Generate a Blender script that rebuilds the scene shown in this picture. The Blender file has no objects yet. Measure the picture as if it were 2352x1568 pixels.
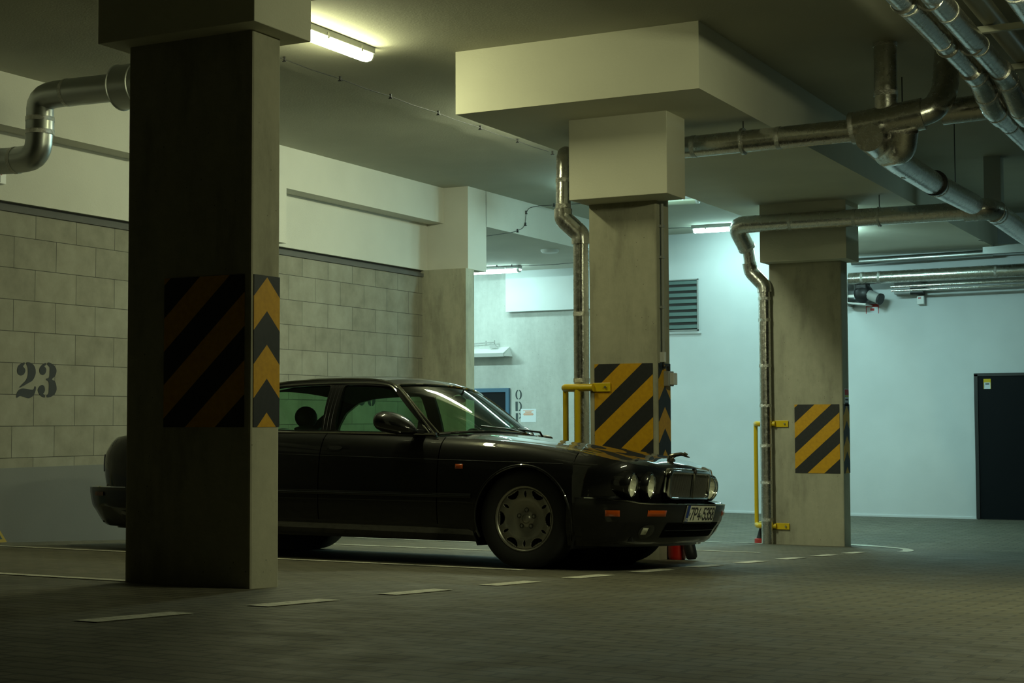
import bpy, bmesh, math, random
from mathutils import Vector, Matrix, Euler
random.seed(7)
scn = bpy.context.scene
COL = scn.collection
PI = math.pi
sin, cos, sqrt, atan = math.sin, math.cos, math.sqrt, math.atan

# ------------------------------------------------------------------ helpers
class MB:
    def __init__(s): s.v = []; s.f = []
    def add(s, vs, fs):
        o = len(s.v); s.v += [tuple(p) for p in vs]; s.f += [tuple(i+o for i in f) for f in fs]; return s
    def box(s, x0, x1, y0, y1, z0, z1):
        return s.add([(x0,y0,z0),(x1,y0,z0),(x1,y1,z0),(x0,y1,z0),(x0,y0,z1),(x1,y0,z1),(x1,y1,z1),(x0,y1,z1)],
            [(0,3,2,1),(4,5,6,7),(0,1,5,4),(1,2,6,5),(2,3,7,6),(3,0,4,7)])
    def obox(s, c, ax, ay, az):
        c = Vector(c); ax = Vector(ax); ay = Vector(ay); az = Vector(az); vs = []
        for k in (-1,1):
            for (i,j) in ((-1,-1),(1,-1),(1,1),(-1,1)): vs.append(c+ax*i+ay*j+az*k)
        return s.add(vs, [(0,3,2,1),(4,5,6,7),(0,1,5,4),(1,2,6,5),(2,3,7,6),(3,0,4,7)])
    def grid(s, rows, closed=False, flip=False):
        n = len(rows[0]); vs = [p for r in rows for p in r]; fs = []
        for i in range(len(rows)-1):
            for j in range(n if closed else n-1):
                a = i*n+j; b = i*n+(j+1) % n; c = (i+1)*n+(j+1) % n; d = (i+1)*n+j
                fs.append((a,d,c,b) if flip else (a,b,c,d))
        return s.add(vs, fs)
    def tube(s, path, r, seg=12, cap=True, rr=None):
        P = [Vector(p) for p in path]; n = len(P); rows = []; up = None
        for i, p in enumerate(P):
            t = (P[min(i+1,n-1)]-P[max(i-1,0)])
            if t.length < 1e-9: t = Vector((0,0,1))
            t.normalize()
            if up is None:
                a = Vector((0,0,1)) if abs(t.z) < .9 else Vector((1,0,0))
                up = (a-t*a.dot(t)).normalized()
            else:
                up = (up-t*up.dot(t)).normalized()
            sd = t.cross(up); ri = rr[i] if rr else r
            rows.append([p+(up*cos(2*PI*k/seg)+sd*sin(2*PI*k/seg))*ri for k in range(seg)])
        o = len(s.v); s.grid(rows, closed=True)
        if cap:
            s.f.append(tuple(o+k for k in range(seg))[::-1]); s.f.append(tuple(o+(n-1)*seg+k for k in range(seg)))
        return s
    def lathe(s, prof, c=(0,0,0), axis='z', seg=32, closed=False):
        rows = []
        for k in range(seg+1 if not closed else seg):
            a = 2*PI*k/seg; row = []
            for (r, h) in prof:
                if axis == 'z': p = (c[0]+r*cos(a), c[1]+r*sin(a), c[2]+h)
                elif axis == 'y': p = (c[0]+r*cos(a), c[1]+h, c[2]+r*sin(a))
                else: p = (c[0]+h, c[1]+r*cos(a), c[2]+r*sin(a))
                row.append(p)
            rows.append(row)
        if closed: rows.append(rows[0])
        return s.grid(rows)
    def cyl(s, a, b, r, seg=16): return s.tube([a, b], r, seg)
    def ell(s, c, rx, ry, rz, nu=16, nv=10):
        rows = []
        for i in range(nv+1):
            t = PI*i/nv
            rows.append([(c[0]+rx*sin(t)*cos(2*PI*k/nu), c[1]+ry*sin(t)*sin(2*PI*k/nu), c[2]+rz*cos(t)) for k in range(nu)])
        return s.grid(rows, closed=True, flip=True)
    def build(s, name, mat, parent=None, smooth=False, angle=40, bevel=0, loc=None, merge=1e-5, rot=None):
        me = bpy.data.meshes.new(name); me.from_pydata(s.v, [], s.f)
        bm = bmesh.new(); bm.from_mesh(me)
        if merge: bmesh.ops.remove_doubles(bm, verts=bm.verts, dist=merge)
        bmesh.ops.dissolve_degenerate(bm, dist=1e-7, edges=bm.edges)
        bmesh.ops.recalc_face_normals(bm, faces=bm.faces)
        bm.to_mesh(me); bm.free()
        if smooth:
            for p in me.polygons: p.use_smooth = True
            if angle < 180: me.set_sharp_from_angle(angle=math.radians(angle))
        o = bpy.data.objects.new(name, me); COL.objects.link(o)
        if mat: me.materials.append(mat)
        if parent: o.parent = parent
        if loc: o.location = loc
        if rot: o.rotation_euler = rot
        if bevel:
            m = o.modifiers.new('bevel', 'BEVEL'); m.width = bevel; m.segments = 2; m.limit_method = 'ANGLE'
        return o

def tag(o, label, cat, group=None):
    o['label'] = label; o['category'] = cat
    if group: o['group'] = group
    return o
def thing(name, label, cat, loc=(0,0,0), group=None, rot=None):
    o = bpy.data.objects.new(name, None); COL.objects.link(o); o.location = loc
    o.empty_display_size = .1
    if rot: o.rotation_euler = rot
    return tag(o, label, cat, group)
def struct(name, mb, mat, **k):
    o = mb.build(name, mat, **k); o['kind'] = 'structure'; return o
def lerp(a, b, t): return a+(b-a)*t
def interp(tab, x):
    if x <= tab[0][0]: return tab[0][1]
    for (a, b), (c, d) in zip(tab, tab[1:]):
        if x <= c: return b+(d-b)*(x-a)/(c-a)
    return tab[-1][1]
def sm(tab, x):
    # smooth (monotone cubic) interpolation of a table
    n = len(tab)
    if x <= tab[0][0]: return tab[0][1]
    if x >= tab[-1][0]: return tab[-1][1]
    d = [(tab[i+1][1]-tab[i][1])/(tab[i+1][0]-tab[i][0]) for i in range(n-1)]
    def m(i):
        if i == 0: return d[0]
        if i == n-1: return d[-1]
        if d[i-1]*d[i] <= 0: return 0
        return 2*d[i-1]*d[i]/(d[i-1]+d[i])
    for i in range(n-1):
        if x <= tab[i+1][0]:
            h = tab[i+1][0]-tab[i][0]; t = (x-tab[i][0])/h
            return ((2*t**3-3*t*t+1)*tab[i][1]+(t**3-2*t*t+t)*h*m(i)+(-2*t**3+3*t*t)*tab[i+1][1]+(t**3-t*t)*h*m(i+1))
def bez(P, n=6, r=.1):
    # round the corners of a polyline with radius r
    P = [Vector(p) for p in P]; out = [P[0]]
    for i in range(1, len(P)-1):
        a = (P[i-1]-P[i]); b = (P[i+1]-P[i]); ra = min(r, a.length*.49); rb = min(r, b.length*.49)
        A = P[i]+a.normalized()*ra; B = P[i]+b.normalized()*rb
        for k in range(n+1):
            t = k/n; out.append(A*(1-t)**2+P[i]*2*t*(1-t)+B*t*t)
    out.append(P[-1]); return out
def clean(L):
    Q = [p for i, p in enumerate(L) if math.dist(p, L[i-1]) > 1e-5]
    return Q
def poly_mb(loops, th, plane):
    """flat shape with holes cut out of a sheet: loops[0] outer, the rest holes; plane(u,v,w)->xyz, w = thickness"""
    bm = bmesh.new(); es = []
    for L in loops:
        L = clean(L)
        vs = [bm.verts.new((p[0], p[1], 0)) for p in L]
        es += [bm.edges.new((vs[i], vs[(i+1) % len(vs)])) for i in range(len(vs))]
    bmesh.ops.triangle_fill(bm, edges=es, use_beauty=True, use_dissolve=False)
    bm.verts.index_update()
    top = [(v.co.x, v.co.y) for v in bm.verts]; fs = [tuple(v.index for v in f.verts) for f in bm.faces]; bm.free()
    n = len(top); mb = MB()
    vs = [plane(u, v, th) for u, v in top]+[plane(u, v, 0) for u, v in top]
    F = [f for f in fs]+[tuple(i+n for i in f[::-1]) for f in fs]
    cnt = {}
    for f in fs:
        for i in range(3):
            e = (f[i], f[(i+1) % 3]); cnt[e] = 1
    for (a, b) in cnt:
        if (b, a) not in cnt: F.append((b, a, a+n, b+n))
    return mb.add(vs, F)

# ------------------------------------------------------------------ materials
def mat(name, col=(.5,.5,.5), rough=.5, metal=0, spec=.5, coat=0, coatr=.03, emit=None, es=0):
    m = bpy.data.materials.new(name); m.use_nodes = True; b = m.node_tree.nodes['Principled BSDF']
    b.inputs['Base Color'].default_value = (*col, 1); b.inputs['Roughness'].default_value = rough
    b.inputs['Metallic'].default_value = metal; b.inputs['Specular IOR Level'].default_value = spec
    b.inputs['Coat Weight'].default_value = coat; b.inputs['Coat Roughness'].default_value = coatr
    if emit: b.inputs['Emission Color'].default_value = (*emit, 1); b.inputs['Emission Strength'].default_value = es
    return m
class NT:
    def __init__(s, m): s.m = m; s.t = m.node_tree; s.b = s.t.nodes['Principled BSDF']
    def n(s, typ, **k):
        x = s.t.nodes.new(typ)
        for a, v in k.items():
            if a.startswith('i_'):
                key = a[2:]; key = int(key) if key.isdigit() else key.replace('_', ' ')
                x.inputs[key].default_value = v
            else: setattr(x, a, v)
        return x
    def l(s, a, b): s.t.links.new(a, b)
    def math(s, op, a, b=None, c=None):
        x = s.t.nodes.new('ShaderNodeMath'); x.operation = op
        for i, q in enumerate((a, b, c)):
            if q is None: continue
            if isinstance(q, (int, float)): x.inputs[i].default_value = q
            else: s.l(q, x.inputs[i])
        return x.outputs[0]
    def noise(s, scale, detail=4, rough=.55, vec=None, stretch=None):
        x = s.n('ShaderNodeTexNoise'); x.inputs['Scale'].default_value = scale; x.inputs['Detail'].default_value = detail; x.inputs['Roughness'].default_value = rough
        if vec is None:
            vec = s.n('ShaderNodeTexCoord').outputs['Object']
        if stretch:
            mp = s.n('ShaderNodeMapping'); mp.inputs['Scale'].default_value = stretch; s.l(vec, mp.inputs['Vector']); vec = mp.outputs[0]
        s.l(vec, x.inputs['Vector']); return x.outputs['Fac']
    def ramp(s, fac, stops):
        x = s.n('ShaderNodeValToRGB'); e = x.color_ramp.elements
        while len(e) < len(stops): e.new(.5)
        for q, (p, c) in zip(e, stops): q.position = p; q.color = (*c, 1)
        s.l(fac, x.inputs[0]); return x.outputs[0]
    def mix(s, fac, a, b, mode='MIX'):
        x = s.n('ShaderNodeMix', data_type='RGBA', blend_type=mode)
        if isinstance(fac, (int, float)): x.inputs[0].default_value = fac
        else: s.l(fac, x.inputs[0])
        for i, q in ((6, a), (7, b)):
            if isinstance(q, tuple): x.inputs[i].default_value = (*q, 1)
            else: s.l(q, x.inputs[i])
        return x.outputs[2]
    def bump(s, h, strength=.3, dist=.01, prev=None):
        x = s.n('ShaderNodeBump'); x.inputs['Strength'].default_value = strength; x.inputs['Distance'].default_value = dist
        s.l(h, x.inputs['Height'])
        if prev: s.l(prev, x.inputs['Normal'])
        return x.outputs[0]
    def obj(s): return s.n('ShaderNodeTexCoord').outputs['Object']
    def col(s, c): s.l(c, s.b.inputs['Base Color'])
    def nor(s, c): s.l(c, s.b.inputs['Normal'])
    def rough(s, c): s.l(c, s.b.inputs['Roughness'])

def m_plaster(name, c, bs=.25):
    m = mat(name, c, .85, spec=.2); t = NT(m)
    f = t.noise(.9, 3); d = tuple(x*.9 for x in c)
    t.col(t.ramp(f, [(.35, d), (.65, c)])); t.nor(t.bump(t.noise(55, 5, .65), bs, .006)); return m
def m_concrete(name, c, dark=.72):
    m = mat(name, c, .8, spec=.25); t = NT(m)
    a = t.noise(3.2, 6, .65, stretch=(1.3, 1.3, .32)); b = t.noise(14, 5, .6)
    base = t.ramp(a, [(.32, tuple(x*dark for x in c)), (.5, c), (.68, tuple(min(1, x*1.14) for x in c))])
    base = t.mix(.35, base, t.ramp(b, [(.3, tuple(x*.8 for x in c)), (.7, tuple(x*1.1 for x in c))]))
    v = t.n('ShaderNodeTexVoronoi'); v.inputs['Scale'].default_value = 24; t.l(t.obj(), v.inputs['Vector'])
    hole = t.math('LESS_THAN', v.outputs['Distance'], .075)
    pick = t.math('GREATER_THAN', t.noise(6, 2), .54); hole = t.math('MULTIPLY', hole, pick)
    base = t.mix(hole, base, tuple(x*.25 for x in c)); t.col(base)
    t.nor(t.bump(t.math('SUBTRACT', b, hole), .25, .008)); return m
def brick(t, vec, w, h, mortar, off=.5):
    x = t.n('ShaderNodeTexBrick'); x.offset = off; x.inputs['Scale'].default_value = 1
    x.inputs['Brick Width'].default_value = w; x.inputs['Row Height'].default_value = h
    x.inputs['Mortar Size'].default_value = mortar; x.inputs['Mortar Smooth'].default_value = .1; x.inputs['Bias'].default_value = 0
    x.inputs['Color1'].default_value = (0, 0, 0, 1); x.inputs['Color2'].default_value = (1, 1, 1, 1); x.inputs['Mortar'].default_value = (.5, .5, .5, 1)
    t.l(vec, x.inputs['Vector']); return x
def axes(t, ux, uy, ox=0, oy=0):
    sp = t.n('ShaderNodeSeparateXYZ'); t.l(t.obj(), sp.inputs[0]); cb = t.n('ShaderNodeCombineXYZ')
    for i, (a, o) in enumerate(((ux, ox), (uy, oy))):
        t.l(t.math('ADD', sp.outputs[a], o), cb.inputs[i])
    return cb.outputs[0]

M = {}
M['plaster'] = m_plaster('plaster_white', (.68, .67, .60))
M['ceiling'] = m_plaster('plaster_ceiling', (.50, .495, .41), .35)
M['cap'] = m_plaster('plaster_cap', (.76, .745, .62))
M['white_wall'] = m_plaster('paint_white', (.74, .78, .80), .15)
M['grey_wall'] = m_concrete('raw_concrete_wall', (.52, .54, .52), .86)
M['concrete'] = m_concrete('column_concrete', (.43,.415,.32), .56)
M['plinth'] = m_plaster('grey_render', (.19, .195, .19), .15)
M['gap'] = mat('joint_dark', (.10, .10, .095), .9)
# block wall
m = mat('blocks', (.4,.4,.38), .9, spec=.2); t = NT(m)
bk = brick(t, axes(t, 1, 2, -9.912+.497*20, -1.744+.269*12), .497, .269, .0028)
bc = t.ramp(bk.outputs['Color'], [(0, (.215,.205,.16)), (.5, (.27,.255,.20)), (1, (.30,.295,.245))])
pn = t.noise(4.5, 5, .6); bc = t.mix(.55, bc, t.ramp(pn, [(.3, (.19,.18,.14)), (.7, (.34,.325,.265))]))
t.col(t.mix(bk.outputs['Fac'], bc, (.055,.053,.045))); hh = t.math('SUBTRACT', t.math('MULTIPLY', t.noise(70, 3), .25), bk.outputs['Fac'])
t.nor(t.bump(hh, .5, .006)); M['blocks'] = m
# floor pavers
m = mat('pavers', (.2,.2,.19), .6, spec=.4); t = NT(m)
bk = brick(t, axes(t, 0, 1), .2, .1, .009)
bc = t.ramp(bk.outputs['Color'], [(0, (.105,.098,.068)), (1, (.165,.152,.108))])
bc = t.mix(.5, bc, t.ramp(t.noise(1.3, 6, .65), [(.3, (.09,.084,.06)), (.7, (.17,.158,.112))]))
t.col(t.mix(t.math('MULTIPLY', bk.outputs['Fac'], .75), bc, (.05,.047,.036)))
hh = t.math('SUBTRACT', t.math('ADD', t.math('MULTIPLY', t.noise(60, 3), .2), t.math('MULTIPLY', t.noise(9, 2), .35)), bk.outputs['Fac'])
t.nor(t.bump(hh, 1, .009)); t.rough(t.ramp(t.noise(5, 4), [(.3, (.55,)*3), (.7, (.75,)*3)])); M['floor'] = m
m = mat('road_paint', (.62,.60,.50), .7); t = NT(m)
t.col(t.ramp(t.noise(22, 6, .7), [(.34, (.30,.29,.24)), (.5, (.66,.64,.53))])); M['paint'] = m
# metals
m = mat('foil', (.62,.61,.58), .3, 1); t = NT(m)
nz = t.noise(26, 5, .7); vv = t.n('ShaderNodeTexVoronoi'); vv.inputs['Scale'].default_value = 24; t.l(t.obj(), vv.inputs['Vector'])
t.nor(t.bump(t.math('ADD', nz, t.math('MULTIPLY', vv.outputs['Distance'], .3)), .16, .012)); t.rough(t.ramp(nz, [(.3, (.17,)*3), (.7, (.32,)*3)])); M['foil'] = m
m = mat('foil_tape', (.62,.61,.57), .24, 1); t = NT(m); t.nor(t.bump(t.noise(50, 5, .75), .6, .02)); M['tape'] = m
M['galv'] = mat('galvanised', (.45,.47,.46), .34, 1)
t = NT(M['galv']); t.nor(t.bump(t.noise(9, 3), .12, .01))
M['chrome'] = mat('chrome', (.78,.79,.78), .06, 1)
M['steel'] = mat('satin_steel', (.5,.5,.48), .35, 1)
M['white_pipe'] = mat('pale_pipe', (.55,.55,.46), .45)
M['dark'] = mat('dark_metal', (.03,.03,.03), .5)
M['black'] = mat('black_plastic', (.012,.012,.013), .45)
M['rubber'] = mat('rubber', (.011,.011,.011), .75)
M['yellow'] = mat('yellow_paint', (.72,.50,.008), .35, coat=.3)
M['red'] = mat('red_paint', (.45,.015,.01), .3, coat=.5)
M['grey_plastic'] = mat('grey_plastic', (.36,.37,.36), .5)
M['white_plastic'] = mat('white_plastic', (.75,.76,.74), .4)
M['ink'] = mat('black_stencil_paint', (.028,.03,.034), .8)
M['ink2'] = mat('grey_stencil_paint', (.055,.075,.078), .8)
M['blue_frame'] = mat('blue_frame', (.045,.13,.22), .45)
M['door'] = mat('door_dark', (.006,.008,.010), .6, spec=.12)
M['orange_ink'] = mat('orange_print', (.70,.28,.12), .7)
M['paper'] = mat('paper', (.72,.78,.84), .6)
M['red_ink'] = mat('red_print', (.50,.05,.05), .6)
M['green_ink'] = mat('lime_print', (.45,.55,.05), .6)
M['lamp_warm'] = mat('lamp_warm', (.9,.9,.8), .4, emit=(.97,1,.55), es=72)
M['lamp_cyan'] = mat('lamp_cyan', (.8,.95,.95), .4, emit=(.57,1,.95), es=36)
M['lamp_off'] = mat('lamp_unlit', (.62,.66,.50), .4)
def hazard(name, chev):
    m = mat(name, (.5,.3,.02), .5); t = NT(m); sp = t.n('ShaderNodeSeparateXYZ'); t.l(t.obj(), sp.inputs[0])
    if chev: v = t.math('SUBTRACT', t.math('MULTIPLY', sp.outputs[2], -1), t.math('MULTIPLY', t.math('ABSOLUTE', sp.outputs[1]), .92)); off = -.008
    else: v = t.math('ADD', t.math('MULTIPLY', sp.outputs[2], -1), t.math('MULTIPLY', sp.outputs[0], .9)); off = -.206
    fr = t.math('FRACT', t.math('DIVIDE', t.math('ADD', v, off+.34*8), .34))
    k = t.math('LESS_THAN', fr, .5)
    w = t.noise(30, 4)
    t.col(t.mix(k, t.ramp(w, [(.3, (.014,.015,.018)), (.7, (.024,.025,.028))]), t.ramp(w, [(.3, (.55,.28,.004)), (.7, (.66,.35,.006))]))); return m
M['hazard'] = hazard('hazard_stripes', False); M['chevron'] = hazard('hazard_chevrons', True)
# car
M['car'] = mat('black_car_paint', (.0025,.0025,.003), .5, spec=.15, coat=1, coatr=.02)
M['trimblack'] = mat('satin_black_trim', (.008,.008,.009), .35)
M['bumper'] = mat('bumper_black', (.006,.006,.007), .4, spec=.25, coat=.6, coatr=.1)
m = bpy.data.materials.new('tinted_glass'); m.use_nodes = True; nt = m.node_tree; nt.nodes.clear()
out = nt.nodes.new('ShaderNodeOutputMaterial'); mx = nt.nodes.new('ShaderNodeMixShader'); tr = nt.nodes.new('ShaderNodeBsdfTransparent'); gl = nt.nodes.new('ShaderNodeBsdfGlossy'); fr = nt.nodes.new('ShaderNodeFresnel')
tr.inputs[0].default_value = (.52,.74,.58,1); gl.inputs['Roughness'].default_value = .015; fr.inputs[0].default_value = 1.55
ge = nt.nodes.new('ShaderNodeNewGeometry'); mr = nt.nodes.new('ShaderNodeMapRange'); mr.inputs[3].default_value = 1.55; mr.inputs[4].default_value = 1/1.55
nt.links.new(ge.outputs['Backfacing'], mr.inputs[0]); nt.links.new(mr.outputs[0], fr.inputs[0])
nt.links.new(fr.outputs[0], mx.inputs[0]); nt.links.new(tr.outputs[0], mx.inputs[1]); nt.links.new(gl.outputs[0], mx.inputs[2]); nt.links.new(mx.outputs[0], out.inputs[0]); M['glass'] = m
m = m.copy(); m.name = 'lamp_glass'; m.node_tree.nodes['Transparent BSDF'].inputs[0].default_value = (.93,.94,.90,1); M['lens'] = m
M['amber'] = mat('amber_lens', (.42,.065,.004), .2, coat=1)
M['redlens'] = mat('red_lens', (.10,.008,.005), .3, coat=.5)
M['reflector'] = mat('headlamp_reflector', (.85,.84,.74), .3, .1)
t = NT(M['reflector']); t.nor(t.bump(t.noise(16, 2), .5, .03))
M['alloy'] = mat('alloy_wheel', (.33,.32,.28), .38, .9)
M['interior'] = mat('interior_dark', (.014,.015,.014), .8)
M['leather'] = mat('seat_dark', (.02,.021,.02), .6)
M['plate_white'] = mat('plate_white', (.66,.66,.56), .4)
M['plate_blue'] = mat('plate_blue', (.012,.04,.22), .4)

M['dim_wall'] = m_plaster('grey_wall_paint', (.08, .08, .075), .2)
M['lamp_warm2'] = mat('lamp_warm_dim', (.9,.9,.8), .4, emit=(.95,1,.57), es=118)
M['lamp_cyan2'] = mat('lamp_cyan_dim', (.8,.95,.95), .4, emit=(.62,1,.93), es=30)
M['lamp_mid'] = mat('lamp_neutral', (.9,.9,.8), .4, emit=(.90,1,.66), es=190)
M['black_hole'] = mat('matt_black', (.002,.002,.002), .9, spec=.05)
M['bar'] = mat('bracket_metal', (.42,.43,.36), .5, .3)
M['fill_cyan3'] = mat('fill_cyan_far', (.8,.95,.95), .4, emit=(.57,1,.95), es=85)
M['lamp_cyan4'] = mat('lamp_cyan_right', (.8,.95,.95), .4, emit=(.55,1,.98), es=38)
M['dull_yellow'] = mat('dull_yellow', (.35,.25,.02), .6)
M['fill_cyan5'] = mat('fill_cyan_deep', (.8,.95,.95), .4, emit=(.64,1,.92), es=290)
M['fill_cyan6'] = mat('fill_cyan_slab', (.8,.95,.95), .4, emit=(.57,1,.95), es=260)
# ------------------------------------------------------------------ the garage
CE = 3.86; SB = 3.365
def fz(y):
    return max(.4747-.0533*y, -.436) if y < 15.5 else max(-.436, .4747-.0533*y)
ys = [-14+.5*i for i in range(61)]+[16.2,16.6,17,17.08,17.3,17.6,18,19,20,21,22.4,22.6]
ys = sorted(set(round(y, 3) for y in ys if y <= 16 or y in (16.2,16.6,17,17.08,17.3,17.6,18,19,20,21,22.4,22.6)))
fl = MB().grid([[(x, y, fz(y)) for y in ys] for x in (-16.5,-9.6,-4,1,9.2)])
fl.add([(-16.5,-14,-1.5),(9.2,-14,-1.5),(9.2,22.6,-1.5),(-16.5,22.6,-1.5)], [(0,1,2,3)])
struct('floor', fl, M['floor'], smooth=True)
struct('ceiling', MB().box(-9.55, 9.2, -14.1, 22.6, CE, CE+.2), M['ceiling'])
# left wall: block infill under a painted concrete beam
LB = MB().box(-10.1, -9.78, -14, 16.56, -.6, 2.80); struct('wall_left', LB, M['blocks'])
struct('trim_1', MB().box(-9.9, -9.805, -14, 16.56, 2.75, 2.838).box(-9.78, -9.762, -14, 16.5, 2.757, 2.80), M['gap'])
bm_ = MB().box(-10.1, -9.52, -14, 16.60, 3.42, CE).box(-10.1, -9.75, -14, 16.60, 2.838, 3.42).box(-9.75, -9.52, 12.3, 13.23, 2.838, 3.42)
struct('trim_2', bm_, M['plaster'])
pl = MB().box(-9.78, -9.765, -14, 16.5, -.8, .585); struct('trim_3', pl, M['plinth'])
# pilaster at the end of the left wall, with its plastered head, and the low slab edge behind
struct('trim_4', MB().box(-9.9, -9.163, 16.46, 16.67, -.7, 2.84), M['concrete'])
struct('trim_5', MB().box(-10.1, -9.173, 16.534, 17.01, 2.838, CE), M['plaster'])
struct('trim_6', MB().box(-16.4, -9.173, 17.0, 22.45, 3.41, CE+.1), M['plaster'])
struct('trim_7', MB().box(-16.4, -9.9, 16.2, 16.66, -.7, 3.5), M['grey_wall'])
# back wall, raw concrete on the left, white to the right of it
struct('wall_back', MB().box(-9.6, 9.2, 22.4, 22.6, -.8, CE+.1), M['white_wall'])
struct('trim_8', MB().box(-16.5, -9.6, 22.4, 22.6, -.8, CE), M['grey_wall'])
struct('trim_9', MB().box(-11.66, -9.7, 22.28, 22.4, 2.747, 3.41), M['white_wall'])
struct('baseboard_back', MB().box(-16, 9, 22.385, 22.4, -.436, -.41), M['white_wall'])
struct('wall_far_left', MB().box(-16.6, -16.4, 16, 22.6, -.8, 3.6), M['grey_wall'])
struct('wall_right', MB().box(9.0, 9.2, -14, 22.6, -.8, CE), M['dim_wall'])
struct('wall_front', MB().box(-10, 9.2, -14.2, -14.0, -.8, CE), M['dim_wall'])
# doors
d1 = bpy.data.objects.new('door_1', None); COL.objects.link(d1); d1['kind'] = 'structure'
MB().box(-4.205, -3.07, 22.37, 22.4, -.43, 1.585).build('door_leaf', M['door'], d1)
MB().box(-4.235, -4.185, 22.355, 22.4, -.43, 1.60).box(-4.235, -3.05, 22.355, 22.4, 1.575, 1.615).build('door_frame', M['dark'], d1)
d2 = bpy.data.objects.new('door_2', None); COL.objects.link(d2); d2['kind'] = 'structure'
MB().box(-12.62, -11.70, 22.375, 22.4, -.43, 1.45).build('door_leaf', M['door'], d2)
MB().box(-11.705, -11.645, 22.35, 22.4, -.43, 1.505).box(-12.6, -11.705, 22.35, 22.4, 1.44, 1.505).box(-12.66, -12.6, 22.35, 22.4, -.43, 1.505).build('door_frame', M['blue_frame'], d2)

# ------------------------------------------------------------------ columns
def column(name, label, x0, x1, y0, y1, ztop, cap, slab, grp='concrete columns in a row'):
    o = thing('concrete_column', label, 'column', (0.5*(x0+x1), 0.5*(y0+y1), fz(y0)), grp)
    ox, oy, oz = o.location
    MB().box(x0-ox, x1-ox, y0-oy, y1-oy, -.25, ztop+.05-oz).build('shaft', M['concrete'], o, bevel=.014)
    cx0, cx1, cy0, cy1 = cap
    MB().box(cx0-ox, cx1-ox, cy0-oy, cy1-oy, ztop-oz, SB-oz+.02).build('column_head', M['cap'], o, bevel=.004)
    if slab: MB().box(slab[0]-ox, slab[1]-ox, slab[2]-oy, slab[3]-oy, SB-oz, CE-oz+.05).build('drop_panel', M['cap'], o)
    # hazard panels: base of the panel 0.76 m above the floor at the column
    zt = fz(y0)+1.555; pb = fz(y0)+.795
    h = zt-pb
    p = MB().box(0, .507, 0, .004, -h, 0).build('hazard_panel', M['hazard'], o); p.location = (x1-.04-.507-ox, y0-.004-oy, zt-oz)
    w = (y1-y0)*.5-.012
    c = MB().box(0, .004, -w, w, -h, 0).build('chevron_panel', M['chevron'], o); c.location = (x1-ox, .5*(y0+y1)+.006-oy, zt-oz)
    return o
column('c', 'dark concrete column nearest the camera, in front of the car', -5.461, -4.662, 6.185, 6.425, 2.928, (-5.553, -4.551, 6.05, 6.535), (-5.9, -3.87, 5.2, 7.2))
column('c', 'concrete column behind the car bonnet, under the big lit drop panel', -5.20, -4.607, 11.40, 11.675, 2.722, (-5.224, -4.385, 11.08, 11.47), (-5.9, -3.878, 10.44, 22.42))
column('c', 'farthest concrete column, beside the white back wall', -5.405, -4.577, 16.73, 16.99, 2.722, (-5.43, -4.452, 16.5, 17.02), None)

# painted bay lines and dashes, lying on the sloping pavers
def strip(x0, x1, y0, y1, n=1):
    mb = MB(); rows = []
    N = max(2, int(abs(y1-y0)/.5)+1)
    for i in range(N+1):
        y = lerp(y0, y1, i/N); rows.append([(x0, y, fz(y)+.004), (x1, y, fz(y)+.004)])
    lo = [[(a[0], a[1], a[2]-.003) for a in r] for r in rows]
    mb.grid(rows); mb.grid(lo)
    return mb
ords = ['first','second','third','fourth','fifth','sixth','seventh','eighth','ninth','tenth','eleventh']
for k in range(11):
    y0 = 4.26+1.02*k
    o = strip(-4.0, -3.885, y0, y0+.54).build('painted_dash', M['paint'])
    tag(o, ords[k]+' white painted floor dash counted from the camera along the aisle', 'floor marking', 'dashes along the aisle edge')
for lab, x0, x1, y in (('white bay line on the floor meeting the left side of the nearest column', -9.7, -5.47, 6.23), ('white bay line on the floor just in front of the near wheels of the car', -9.7, -4.585, 8.99),
        ('white bay line on the floor seen under the car', -9.7, -5.3, 11.86), ('white bay line on the floor to the right of the car bumper', -9.0, -4.57, 13.78), ('white bay line on the floor just in front of the farthest column', -9.1, -5.4, 16.7)):
    o = strip(x0, x1, y-.05, y+.05).build('painted_line', M['paint']); tag(o, lab, 'floor marking', 'bay lines')
rows = []
for i in range(13):
    a = PI/2*(1-i/12); rr = []
    for r in (1.0, 1.1):
        x = -4.75+r*1.02*cos(a); y = 15.55+r*1.6*sin(a); rr.append((x, y, fz(y)+.004))
    rows.append(rr)
tag(MB().grid(rows).build('painted_curve', M['paint']), 'curved white floor marking around the foot of the farthest column', 'floor marking', 'bay lines')

# ------------------------------------------------------------------ lamps and added fill lights
def lamp(label, p0, p1, m, grp='tube lamps', w=.055, sp=0):
    p0 = Vector(p0); p1 = Vector(p1); d = (p1-p0); L = d.length; ang = math.atan2(d.y, d.x)
    o = thing('tube_lamp', label, 'lamp', (p0+p1)/2, grp, rot=(0, 0, ang)); h = L/2
    MB().box(-h, h, -w*1.02, w*1.02, -.055, 0).build('housing', M['grey_plastic'], o, bevel=.008)
    prof = [(-w, -.055), (-w*.98, -.08), (-w*.7, -.105), (0, -.113), (w*.7, -.105), (w*.98, -.08), (w, -.055)]
    MB().grid([[(x, y, z) for (y, z) in prof] for x in (-h+.035, h-.035)]).build('diffuser', m, o, smooth=True)
    for s in (-1, 1):
        MB().grid([[(s*(h-.035), y, z) for (y, z) in prof], [(s*(h-.012), y*.97, z*.97-.001) for (y, z) in prof], [(s*h, y*.7, -.055+(z+.055)*.55) for (y, z) in prof]]).build('end_cap', M['white_plastic'], o, smooth=True)
    for s in (-.7, 0, .7):
        for q in (-1, 1): MB().box(s*h-.012, s*h+.012, q*w*1.03-.004, q*w*1.03+.004, -.07, -.025).build('clip', M['steel'], o)
    return o
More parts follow.
